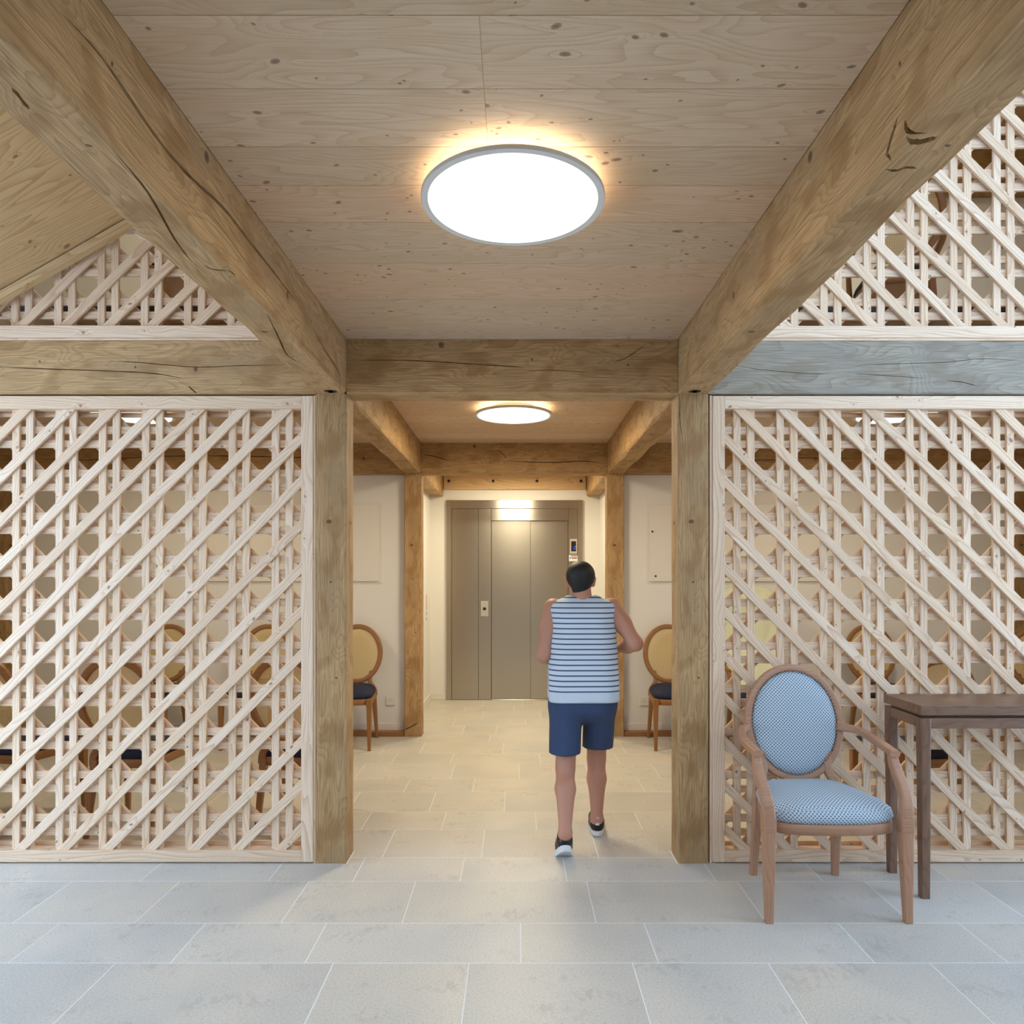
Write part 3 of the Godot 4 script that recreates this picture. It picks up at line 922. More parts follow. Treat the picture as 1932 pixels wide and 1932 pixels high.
func lattices() -> void:
	var far_l := -3.41
	var far_r := 4.15
	# lower, beside the passage on the empty side
	var l := lattice("pale pine lattice screen from floor to beam beside the passage, with no furniture before it",
		[Vector2(far_l, 0.035), Vector2(-1.09, 0.035), Vector2(-1.09, 2.40), Vector2(far_l, 2.40)], -1.2292, 2.2265, 1.0)
	rail(l, "stile", Vector2(-1.0908, 0.007), Vector2(-1.0908, 2.432), 0.0605)
	rail(l, "stile", Vector2(far_l, 0.007), Vector2(far_l, 2.432), 0.0605)
	rail(l, "rail", Vector2(far_l + 0.03, 2.3985), Vector2(-1.121, 2.3985), 0.066)
	rail(l, "rail", Vector2(far_l + 0.03, 0.037), Vector2(-1.121, 0.037), 0.060)
	rail(l, "edge_strip", Vector2(-1.0535, 0.0), Vector2(-1.0535, 2.436), 0.0135, -0.006, 0.075)
	rail(l, "back_rail", Vector2(far_l, 2.352), Vector2(-1.12, 2.352), 0.024, -0.0815, 0.02)
	rail(l, "back_rail", Vector2(far_l, 0.062), Vector2(-1.12, 0.062), 0.05, -0.0815, 0.02)
	# lower, behind the armchair and console table
	var r := lattice("pale pine lattice screen from floor to beam behind the armchair and console table",
		[Vector2(1.05, 0.035), Vector2(far_r, 0.035), Vector2(far_r, 2.40), Vector2(1.05, 2.40)], 1.191, 2.2245, -1.0)
	rail(r, "stile", Vector2(1.0505, 0.007), Vector2(1.0505, 2.432), 0.0625)
	rail(r, "stile", Vector2(far_r, 0.007), Vector2(far_r, 2.432), 0.0605)
	rail(r, "rail", Vector2(1.0818, 2.3985), Vector2(far_r - 0.03, 2.3985), 0.066)
	rail(r, "rail", Vector2(1.0818, 0.037), Vector2(far_r - 0.03, 0.037), 0.060)
	rail(r, "edge_strip", Vector2(1.0115, 0.0), Vector2(1.0115, 2.436), 0.0145, -0.006, 0.075)
	rail(r, "back_rail", Vector2(1.08, 2.352), Vector2(far_r, 2.352), 0.024, -0.0815, 0.02)
	rail(r, "back_rail", Vector2(1.08, 0.062), Vector2(far_r, 0.062), 0.05, -0.0815, 0.02)
	# upper gable under the sloping soffit
	var ridge := Vector2((258.0 - VX) / 363.0, EYE.y + (VY - 430.0) / 363.0)
	var g := Vector2(cos(deg_to_rad(30)), -sin(deg_to_rad(30)))
	var left := ridge + Vector2(-g.x, g.y) * 1.06
	var right := ridge + g * 1.02
	var u := lattice("pale pine lattice panel with a gable top under the sloping soffit",
		[Vector2(left.x, 2.765), Vector2(right.x, 2.765), right + Vector2(0, 0.015), ridge + Vector2(0, 0.07), left + Vector2(0, 0.07)], -2.596, 2.904, 1.0)
	rail(u, "rail", Vector2(-3.44, 2.767), Vector2(XL - PW, 2.767), 0.0627)
	rail(u, "edge_strip", Vector2(-3.44, 2.7285), Vector2(XL - PW, 2.7285), 0.0125, -0.004, 0.08)
	rail(u, "sloping_rail", ridge, right, 0.062, 0.0)
	# tall upper lattice on the daylight side
	var v := lattice("tall upper pale pine lattice above the silver-grey beam, bright with daylight",
		[Vector2(1.0, 2.765), Vector2(far_r, 2.765), Vector2(far_r, 4.43), Vector2(1.0, 4.43)], 2.3275, 2.900, -1.0)
	rail(v, "rail", Vector2(1.0, 2.765), Vector2(far_r, 2.765), 0.062)
	rail(v, "edge_strip", Vector2(1.0, 2.727), Vector2(far_r, 2.727), 0.0135, -0.004, 0.08)
	rail(v, "rail", Vector2(1.0, 4.42), Vector2(far_r, 4.42), 0.062)
	rail(v, "stile", Vector2(far_r, 2.796), Vector2(far_r, 4.389), 0.06)
	rail(v, "stile", Vector2(1.03, 2.796), Vector2(1.03, 4.389), 0.06)

# ------------------------------------------------------------------ lamps
func lamp(at: Vector3, label: String, power: float, color: Color) -> void:
	# at: the point of the ceiling above the lamp
	var o := thing("ceiling_lamp", at, label, "lamp", "round ceiling lamps")
	var r := 0.287
	put(o, "mount", lathe([Vector2(0.001, 0.0), Vector2(0.16, 0.0), Vector2(0.16, -0.042), Vector2(0.001, -0.042)], 40), "lamp_rim")
	put(o, "rim", lathe([Vector2(0.001, -0.0445), Vector2(r - 0.004, -0.0445), Vector2(r, -0.048), Vector2(r, -0.059), Vector2(r - 0.002, -0.060), Vector2(r - 0.020, -0.060), Vector2(r - 0.021, -0.057), Vector2(0.001, -0.057)], 64), "lamp_rim")
	put(o, "diffuser", lathe([Vector2(0.001, -0.0575), Vector2(r - 0.022, -0.0575), Vector2(r - 0.022, -0.0595), Vector2(0.001, -0.0597)], 64), "lamp_glow")
	put(o, "halo_ring", lathe([Vector2(0.235, -0.0435), Vector2(0.268, -0.0435), Vector2(0.268, -0.0415), Vector2(0.235, -0.0415)], 64), "lamp_halo")
	var a := AreaLight3D.new()
	a.name = "lamp_light"
	o.add_child(a, true)
	a.position = Vector3(0, -0.064, 0)
	a.rotation_degrees.x = -90
	a.area_size = Vector2(0.40, 0.40)
	a.light_color = color
	a.light_energy = power
	a.shadow_enabled = true
	a.area_range = 12.0

func lamps() -> void:
	var warm := Color(1.0, 0.938, 0.795)
	lamp(Vector3(-0.012, CEIL, 1.457), "large round ceiling lamp nearest the hall, on the bridge ceiling", 0.45, warm)
	lamp(Vector3(-0.023, CEIL, -1.51), "round ceiling lamp in the passage before the oak cross beam", 4.1, warm)
	lamp(Vector3(-0.023, CEIL, -3.95), "round ceiling lamp in the lift niche", 3.4, warm)
	lamp(Vector3(-2.82, CEIL, -1.51), "round ceiling lamp behind the lattice with no furniture before it", 2.2, warm)
	lamp(Vector3(2.78, CEIL, -1.51), "round ceiling lamp behind the lattice at the console table", 2.2, warm)
	lamp(Vector3(-2.4, 5.40, -1.5), "round ceiling lamp in the room behind the gable lattice", 2.0, warm)
	lamp(Vector3(2.6, 5.40, -1.5), "round ceiling lamp in the room behind the tall upper lattice", 2.0, warm)

# ------------------------------------------------------------------ lift
func lift() -> void:
	var z := Z3
	var o := thing("lift_door", Vector3(-0.03, 0, z), "brushed stainless steel lift entrance with sliding doors", "lift")
	var at := func(px: float, py: float) -> Vector3: return on_z(px, py, z) - o.position
	var x0: float = at.call(842.6, 0).x
	var x1: float = at.call(1099.0, 0).x
	var top: float = at.call(0, 944.0).y
	boxed(o, "backing", "steel_dark", Vector3(x0 + 0.01, 0, 0.001), Vector3(x1 - 0.01, top - 0.01, 0.006))
	var jl: float = at.call(852.0, 0).x
	var jr: float = at.call(1089.5, 0).x
	var hd: float = at.call(0, 959.7).y
	boxed(o, "jamb", "steel", Vector3(x0, 0, 0.001), Vector3(jl, top, 0.030), 0.002)
	boxed(o, "jamb", "steel", Vector3(jr, 0, 0.001), Vector3(x1, top, 0.030), 0.002)
	boxed(o, "head", "steel_polished", Vector3(jl, hd, 0.001), Vector3(jr, top, 0.029), 0.002)
	var a1: float = at.call(902.8, 0).x
	var a2: float = at.call(927.2, 0).x
	var a3: float = at.call(1072.0, 0).x
	var h2: float = at.call(0, 982.4).y
	boxed(o, "side_panel", "steel", Vector3(jl + 0.004, 0.004, 0.001), Vector3(a1 - 0.0015, hd - 0.004, 0.020), 0.0015)
	boxed(o, "side_panel", "steel", Vector3(a1 + 0.0015, 0.004, 0.001), Vector3(a2 - 0.003, hd - 0.004, 0.022), 0.0015)
	boxed(o, "side_panel", "steel", Vector3(a3 + 0.002, 0.004, 0.001), Vector3(jr - 0.002, hd - 0.003, 0.022), 0.0015)
	boxed(o, "transom", "steel_polished", Vector3(a2 + 0.001, h2, 0.001), Vector3(a3, hd - 0.004, 0.026), 0.002)
	var mid: float = at.call(1000.6, 0).x
	boxed(o, "door_leaf", "steel", Vector3(a2 + 0.003, 0.012, 0.001), Vector3(mid, h2 - 0.004, 0.016), 0.0015)
	boxed(o, "door_leaf", "steel", Vector3(mid + 0.002, 0.012, 0.001), Vector3(a3 - 0.003, h2 - 0.004, 0.007), 0.0015)
	boxed(o, "sill", "steel_polished", Vector3(a2, 0.0, 0.001), Vector3(a3, 0.008, 0.05), 0.002)
	# call plate with key switch
	var c1: Vector3 = at.call(907.3, 1134.0)
	var c2: Vector3 = at.call(921.5, 1162.5)
	var plate := boxed(o, "call_plate", "chrome", Vector3(c1.x, c2.y, 0.021), Vector3(c2.x, c1.y, 0.030), 0.003)
	var kn := put(plate, "key_switch", lathe([Vector2(0.001, 0.0), Vector2(0.019, 0.0), Vector2(0.019, 0.007), Vector2(0.001, 0.008)], 20), "black", Vector3(0, 0.0, 0.004))
	kn.rotation_degrees.x = 90
	# floor display
	var d1: Vector3 = at.call(1074.8, 1017.0)
	var d2: Vector3 = at.call(1088.6, 1045.0)
	var disp := boxed(o, "floor_display", "chrome", Vector3(d1.x, d2.y, 0.021), Vector3(d2.x, d1.y, 0.030), 0.003)
	boxed(disp, "screen", "black", Vector3(-0.028, -0.06, 0.0035), Vector3(0.030, 0.062, 0.0055))
	var seg := Shape.new()
	for q in [[0, 0.018, 0.016, 0.003], [0, -0.018, 0.016, 0.003], [-0.0085, 0.009, 0.003, 0.015], [-0.0085, -0.009, 0.003, 0.015], [0.0085, 0.009, 0.003, 0.015], [0.0085, -0.009, 0.003, 0.015]]:
		var sh: float = q[1] * 0.2
		seg.box(Vector3(q[0] - q[2] / 2 + sh, q[1] - q[3] / 2, 0), Vector3(q[0] + q[2] / 2 + sh, q[1] + q[3] / 2, 0.0008))
	put(disp, "digit_display", seg.mesh(), "display_blue", Vector3(0.012, -0.018, 0.0056))
	# notice under the display
	var e1: Vector3 = at.call(1073.2, 1047.2)
	var e2: Vector3 = at.call(1089.8, 1059.0)
	var note := boxed(o, "notice", "paper", Vector3(e1.x, e2.y, 0.022), Vector3(e2.x, e1.y, 0.0235))
	boxed(note, "print", "teal_print", Vector3(-0.034, 0.020, 0.0008), Vector3(0.05, 0.033, 0.0012))
	boxed(note, "print", "red_print", Vector3(-0.022, -0.006, 0.0008), Vector3(0.045, 0.008, 0.0012))
	boxed(note, "print", "teal_print", Vector3(-0.046, -0.006, 0.0008), Vector3(-0.030, 0.012, 0.0012))
	# pine board with bolts above the lift
	var pb := thing("pine_board", Vector3(XL, 2.529, Z3 + 0.002), "honey pine board with four bolts above the lift", "board")
	bar(pb, "board", "soffit_pine", Vector3(0.01, 0.097, 0.02), Vector3(XR - XL - 0.01, 0.097, 0.02), Vector3.UP, 0.194, 0.04)
	for px in [846.9, 930.5, 1013.0, 1096.0]:
		var b := put(pb, "bolt", lathe([Vector2(0.001, 0.0), Vector2(0.018, 0.0), Vector2(0.016, 0.006), Vector2(0.008, 0.010), Vector2(0.001, 0.010)], 16), "steel_dark", on_z(px, 907.5, Z3 + 0.042) - pb.position)
		b.rotation_degrees.x = 90
	var det := thing("smoke_detector", on_y(1085, 892, CEIL - 0.0) , "small white smoke detector on the ceiling before the lift", "detector")
	det.position = Vector3(0.684, CEIL, -4.60)
	put(det, "base", lathe([Vector2(0.001, 0.0), Vector2(0.055, 0.0), Vector2(0.055, -0.016), Vector2(0.001, -0.016)], 28), "white_paint")
	put(det, "dome", lathe([Vector2(0.05, -0.016), Vector2(0.046, -0.042), Vector2(0.03, -0.058), Vector2(0.001, -0.063)], 28), "white_paint")
	# skirting in the niche and along the back wall
	var n := 1
	for q in [[Vector3(-1.043, 0, Z3 + 0.012), Vector3(-1.031, 0.085, -3.14)], [Vector3(0.984, 0, Z3 + 0.012), Vector3(0.996, 0.085, -3.14)], [Vector3(-1.043, 0, Z3), Vector3(x0 - 0.032, 0.085, Z3 + 0.012)], [Vector3(x1 - 0.028, 0, Z3), Vector3(0.996, 0.085, Z3 + 0.012)], [Vector3(-5.2, 0, -2.99), Vector3(XL - PW, 0.105, -2.978)], [Vector3(XR + PW, 0, -2.99), Vector3(5.2, 0.105, -2.978)]]:
		var nm: String = ["baseboard_niche_left", "baseboard_niche_right", "baseboard_lift_left", "baseboard_lift_right", "baseboard_back_left", "baseboard_back_right"][n - 1]
		structure(boxed(self, nm, "white_paint", q[0], q[1], 0.003))
		n += 1
	# notice on the side wall of the niche
	var sg := thing("wall_notice", Vector3(-1.043, 0.97, -4.56), "white notice with red lettering strip on the side wall by the lift", "notice")
	boxed(sg, "sheet", "paper", Vector3(0, 0, 0), Vector3(0.003, 0.32, 0.22), 0.0005)
	boxed(sg, "print", "red_print", Vector3(0.003, 0.13, 0.07), Vector3(0.0036, 0.30, 0.10))
	boxed(sg, "print", "teal_print", Vector3(0.003, 0.07, 0.08), Vector3(0.0036, 0.11, 0.13))
	boxed(sg, "print", "black", Vector3(0.003, 0.01, 0.09), Vector3(0.0036, 0.04, 0.13))

func wall_things() -> void:
	var z := -2.99
	# flush panels
	var a := on_z(716, 952, z)
	var b := on_z(390, 1097, z)
	var o := thing("wall_panel", Vector3((a.x + b.x) / 2, b.y, z), "white flush wall panel without screws behind the passage post", "panel", "flush wall panels")
	var hw := absf(a.x - b.x) / 2
	boxed(o, "leaf", "white_paint", Vector3(-hw, 0, 0.0), Vector3(hw, a.y - b.y, 0.022), 0.002)
	boxed(o, "shadow_frame", "plaster", Vector3(-hw - 0.02, -0.02, 0.0), Vector3(hw + 0.02, a.y - b.y + 0.02, 0.006), 0.001)
	a = on_z(1225, 952, z)
	b = on_z(1545, 1097, z)
	hw = absf(a.x - b.x) / 2
	o = thing("wall_panel", Vector3((a.x + b.x) / 2, b.y, z), "white flush wall panel with two black screws", "panel", "flush wall panels")
	boxed(o, "leaf", "white_paint", Vector3(-hw, 0, 0.0), Vector3(hw, a.y - b.y, 0.022), 0.002)
	boxed(o, "shadow_frame", "plaster", Vector3(-hw - 0.02, -0.02, 0.0), Vector3(hw + 0.02, a.y - b.y + 0.02, 0.006), 0.001)
	for q in [[1231, 1003], [1237, 1087]]:
		var s := put(o, "screw", lathe([Vector2(0.001, 0), Vector2(0.010, 0), Vector2(0.008, 0.004), Vector2(0.001, 0.005)], 14), "black", on_z(q[0], q[1], z + 0.022) - o.position)
		s.rotation_degrees.x = 90
	# sockets
	for q in [[737, 1321.5, "white wall socket between the cane chair and the oak niche post"], [1215, 1322.5, "white wall socket half hidden behind the cane chair by the panel with screws"]]:
		var s := thing("wall_socket", on_z(q[0], q[1], z), q[2], "socket", "wall sockets")
		boxed(s, "plate", "white_paint", Vector3(-0.043, -0.043, 0), Vector3(0.043, 0.043, 0.012), 0.003)
		for h in [[-0.012, -0.004], [0.012, -0.004], [0.0, 0.010]]:
			var c := put(s, "hole", lathe([Vector2(0.0005, 0), Vector2(0.003, 0), Vector2(0.003, 0.0008), Vector2(0.0005, 0.0008)], 10), "black", Vector3(h[0], h[1], 0.012))
			c.rotation_degrees.x = 90
	# upper floor: oak kerb with a black steel edge above it
	for q in [[-5.1, XL - PW - 0.002, "gable lattice"], [XR + PW + 0.002, 5.1, "tall upper lattice"]]:
		var ed := boxed(self, "floor_edge", "black", Vector3(q[0], 2.921, -0.225), Vector3(q[1], 2.985, -0.185), 0.001)
		tag(ed, "black steel floor edge behind the " + q[2], "edging", "black floor edges")
		var kb := thing("oak_floor_beam", Vector3(q[0], 2.75, -0.20), "brown oak kerb beam at the foot of the room behind the " + q[2], "beam", "oak beams")
		bar(kb, "timber", "oak1", Vector3(0, 0.083, 0), Vector3(q[1] - q[0], 0.083, 0), Vector3.UP, 0.166, 0.055)
	var ub := thing("oak_wall_beam", Vector3(-5.2, 5.12, -2.545), "brown oak beam along the back wall of the upper rooms", "beam", "oak beams")
	bar(ub, "timber", "oak1", Vector3(0, 0, 0), Vector3(10.4, 0, 0), Vector3.UP, 0.55, 0.1)

# ------------------------------------------------------------------ chairs
# outline of a seat: wider in front (+z), bowed front edge
func seat_outline(rear: float, front: float, depth: float, bow: float, grow: float, k := 48) -> PackedVector2Array:
	var o := PackedVector2Array()
	for i in k:
		var a := TAU * i / k
		var e := 2.0 / 5.0
		var cx := signf(cos(a)) * pow(absf(cos(a)), e)
		var cz := signf(sin(a)) * pow(absf(sin(a)), e)
		var hw := lerpf(rear, front, (cz + 1) / 2) / 2 + grow
		var z := cz * (depth / 2 + grow)
		if cz > 0:
			z += bow * (1.0 - cx * cx) * cz
		o.append(Vector2(cx * hw, z))
	return o

func seat_skin(rear: float, front: float, depth: float, bow: float, layers: Array) -> ArrayMesh:
	var rings := []
	for l in layers:   # [grow, scale, y]
		var ring := PackedVector3Array()
		for p in seat_outline(rear, front, depth, bow, l[0]):
			ring.append(Vector3(p.x * l[1], l[2], p.y * l[1]))
		rings.append(ring)
	return skin(rings)

func oval_ring(a: float, b: float, w: float, t: float) -> ArrayMesh:
	var rings := []
	var sec := section(w, t, 12, 4.0)
	for i in 56:
		var u := TAU * i / 56
		var c := Vector3(cos(u) * a, sin(u) * b, 0)
		var n := Vector3(cos(u) / a, sin(u) / b, 0).normalized()
		var ring := PackedVector3Array()
		for p in sec:
			ring.append(c + n * p.x + Vector3(0, 0, p.y))
		rings.append(ring)
	return skin(rings, true)

func oval_pad(a: float, b: float, front: float, back: float) -> ArrayMesh:
	var rings := []
	var prof := []
	for i in 9:
		var q := PI * i / 8.0
		prof.append(Vector2(maxf(sin(q), 0.001), -cos(q)))
	for p in prof:
		var ring := PackedVector3Array()
		var s := pow(p.x, 0.55)
		for i in 48:
			var u := TAU * i / 48
			var z: float = p.y * (front if p.y > 0 else back)
			ring.append(Vector3(cos(u) * a * s, sin(u) * b * s, z))
		rings.append(ring)
	return skin(rings)

# woven cane: pairs of uprights and levels and both diagonals, cut to an oval
func cane_mesh(a: float, b: float) -> ArrayMesh:
	var s := Shape.new()
	var step := 0.0135
	var strand := func(p: Vector2, d: Vector2, w: float, z: float) -> void:
		# where the line meets the oval
		var q := Vector2(p.x / a, p.y / b)
		var e := Vector2(d.x / a, d.y / b)
		var aa := e.dot(e)
		var bb := 2.0 * q.dot(e)
		var cc := q.dot(q) - 1.0
		var disc := bb * bb - 4 * aa * cc
		if disc < 0.01: return
		var t0 := (-bb - sqrt(disc)) / (2 * aa)
		var t1 := (-bb + sqrt(disc)) / (2 * aa)
		var n := Vector2(-d.y, d.x) * w / 2
		var k := [p + d * t0 - n, p + d * t1 - n, p + d * t1 + n, p + d * t0 + n]
		var v := []
		for c in k: v.append(Vector3(c.x, c.y, z))
		s.quad(v[0], v[1], v[2], v[3], Vector3(0, 0, 1))
	var m := int(maxf(a, b) * 2 / step) + 2
	for i in range(-m, m + 1):
		var c := i * step
		for h in [-0.0028, 0.0028]:
			strand.call(Vector2(c + h, 0), Vector2(0, 1), 0.0024, 0.0)
			strand.call(Vector2(0, c + h), Vector2(1, 0), 0.0024, 0.0006)
		strand.call(Vector2(c + step / 2, 0), Vector2(1, 1).normalized(), 0.0028, 0.0012)
		strand.call(Vector2(c + step / 2, 0), Vector2(1, -1).normalized(), 0.0028, 0.0018)
	return s.mesh()

func leg(parent: Node3D, m: String, top: Vector3, foot: Vector3, wt: float, wb: float) -> void:
	# grain along local x: build the leg lying down and stand it up
	var n := put(parent, "leg", sweep([Vector3.ZERO, Vector3((top - foot).length() * 0.98, 0, 0), Vector3((top - foot).length(), 0, 0)], [Vector2(wb, wb), Vector2(wt, wt), Vector2(wt, wt)], Vector3.BACK, 12, 7.0), m)
	var ex := (top - foot).normalized()
	var ez := ex.cross(Vector3.RIGHT).normalized()
	n.transform = Transform3D(Basis(ex, ez.cross(ex), ez), foot)

# side chair with an oval cane back and navy seat; it faces +z
func make_cane_chair(arms: bool) -> Node3D:
	var c := Node3D.new()
	var m := "honey"
	for s in [-1.0, 1.0]:
		leg(c, m, Vector3(s * 0.212, 0.43, 0.215), Vector3(s * 0.214, 0, 0.225), 0.046, 0.026)
		leg(c, m, Vector3(s * 0.165, 0.43, -0.205), Vector3(s * 0.185, 0, -0.265), 0.044, 0.026)
		put(c, "leg_block", sweep([Vector3(s * 0.212, 0.385, 0.215), Vector3(s * 0.212, 0.44, 0.215)], [Vector2(0.052, 0.052), Vector2(0.052, 0.052)], Vector3.RIGHT, 12, 8.0), m)
		put(c, "back_upright", sweep(curve([Vector3(s * 0.175, 0.40, -0.205), Vector3(s * 0.168, 0.46, -0.215), Vector3(s * 0.125, 0.53, -0.228), Vector3(s * 0.135, 0.62, -0.248)], 4), sizes_of(13, Vector2(0.05, 0.03), Vector2(0.03, 0.026)), Vector3.RIGHT, 10, 4.0), m)
		if arms:
			put(c, "arm", sweep(curve([Vector3(s * 0.222, 0.70, -0.25), Vector3(s * 0.26, 0.69, -0.1), Vector3(s * 0.27, 0.67, 0.08)], 5), sizes_of(11, Vector2(0.04, 0.03), Vector2(0.045, 0.035)), Vector3.RIGHT, 10, 3.0), m)
			put(c, "arm_support", sweep(curve([Vector3(s * 0.235, 0.43, 0.2), Vector3(s * 0.255, 0.52, 0.12), Vector3(s * 0.27, 0.66, 0.07)], 5), sizes_of(11, Vector2(0.04, 0.035), Vector2(0.03, 0.03)), Vector3.RIGHT, 10, 3.0), m)
	put(c, "seat_rail", seat_skin(0.39, 0.47, 0.46, 0.02, [[0, 0.9, 0.388], [0, 1, 0.390], [0, 1, 0.437], [0, 0.92, 0.440]]), m)
	put(c, "seat_cushion", seat_skin(0.37, 0.45, 0.44, 0.02, [[-0.02, 1, 0.436], [0.004, 1, 0.443], [0.010, 1, 0.465], [0.004, 0.98, 0.492], [0, 0.88, 0.512], [0, 0.6, 0.528], [0, 0.25, 0.535], [0, 0.02, 0.536]]), "navy")
	var back := Node3D.new()
	back.name = "back"
	c.add_child(back)
	back.position = Vector3(0, 0.775, -0.272)
	back.rotation_degrees.x = -11
	put(back, "oval_frame", oval_ring(0.213, 0.252, 0.042, 0.032), m)
	var cane := put(back, "cane_webbing", cane_mesh(0.200, 0.240), "cane")
	cane.set_meta("kind", "stuff")
	return c

func sizes_of(n: int, a: Vector2, b: Vector2) -> Array:
	var o := []
	for i in n:
		o.append(a.lerp(b, float(i) / (n - 1)))
	return o

func place_chair(proto: Node3D, called: String, at: Vector3, deg: float, label: String, group: String) -> Node3D:
	var c: Node3D = proto.duplicate()
	c.name = numbered(called)
	add_child(c)
	c.position = at
	c.rotation_degrees.y = deg
	return tag(c, label, "chair", group)

func chairs() -> void:
	var proto := make_cane_chair(false)
	var g1 := "cane-back chairs against the back wall"
	place_chair(proto, "cane_chair", Vector3(-1.473, 0, -2.585), 0, "oval cane-back chair with navy seat beside the fully visible wall socket", g1)
	place_chair(proto, "cane_chair", Vector3(1.40, 0, -2.585), 0, "oval cane-back chair with navy seat under the panel with black screws", g1)
	place_chair(proto, "cane_chair", Vector3(-2.32, 0, -2.6), 0, "cane-back chair by the back wall behind another, next to the visible-socket chair", g1)
	place_chair(proto, "cane_chair", Vector3(-3.23, 0, -2.6), 0, "cane-back chair by the back wall, next to the aslant chair by the post", g1)
	place_chair(proto, "cane_chair", Vector3(-4.42, 0, -2.2), 52, "cane-back chair turned aslant by the far oak post", g1)
	place_chair(proto, "cane_chair", Vector3(3.27, 0, -2.6), 0, "cane-back chair facing out, seen through the lattice between armchair and console table", g1)
	place_chair(proto, "cane_chair", Vector3(4.42, 0, -2.35), -40, "cane-back chair turned aslant in the dim far corner behind the console table", g1)
	var g2 := "cane-back chairs with their backs to the lattice"
	place_chair(proto, "cane_chair", Vector3(-2.27, 0, -0.62), 180, "cane-back chair with its back close to the lattice that has no furniture before it", g2)
	place_chair(proto, "cane_chair", Vector3(-1.30, 0, -0.66), 176, "cane-back chair with its back to the lattice, beside the passage post", g2)
	place_chair(proto, "cane_chair", Vector3(-3.05, 0, -0.72), 170, "cane-back chair with its back to the lattice, furthest from the passage post", g2)
	place_chair(proto, "cane_chair", Vector3(2.37, 0, -0.62), 184, "cane-back chair with its back to the lattice behind the console table", g2)
	proto.free()
	var big := make_cane_chair(true)
	var g3 := "cane armchairs on the upper floor"
	place_chair(big, "cane_armchair", Vector3(2.52, 2.98, -1.05), 165, "cane armchair on the upper floor behind the tall upper lattice", g3)
	place_chair(big, "cane_armchair", Vector3(-2.15, 2.98, -1.0), 20, "cane armchair on the upper floor behind the gable lattice", g3)
	var th := place_chair(big, "draped_armchair", Vector3(2.10, 0, -2.5), 0, "wooden armchair draped with a pale green fleece, behind the lattice", "")
	th.scale = Vector3(1, 1, 1)
	big.free()
	# the fleece, a lumpy sheet hung over the chair back
	var n := FastNoiseLite.new()
	n.seed = 5
	n.frequency = 6.0
	var rings := []
	var line := curve([Vector2(0.52, 0.10), Vector2(0.9, -0.18), Vector2(1.30, -0.24), Vector2(1.40, -0.32), Vector2(1.30, -0.40), Vector2(0.85, -0.42)], 6)
	for i in line.size():
		var ring := PackedVector3Array()
		var pts := []
		for j in 15:
			var x := -0.25 + 0.5 * j / 14.0
			var e := n.get_noise_3d(x * 2.0, i * 0.08, 0) * 0.03
			var round_off := 1.0 - pow(absf(x) / 0.26, 4.0)
			pts.append([x * (1.0 if i < 8 else 0.97), line[i].x - (1 - round_off) * 0.08 * (1.0 if i > 8 and i < 22 else 0.0), line[i].y, e])
		for p in pts: ring.append(Vector3(p[0], p[1], p[2] + p[3] + 0.02))
		pts.reverse()
		for p in pts: ring.append(Vector3(p[0], p[1] - 0.012, p[2] + p[3] - 0.005))
		rings.append(ring)
	var fl := put(self, "fleece_throw", skin(rings), "throw_green", th.position)
	tag(fl, "pale green fleece throw over a wooden armchair behind the lattice", "throw")
	armchair()

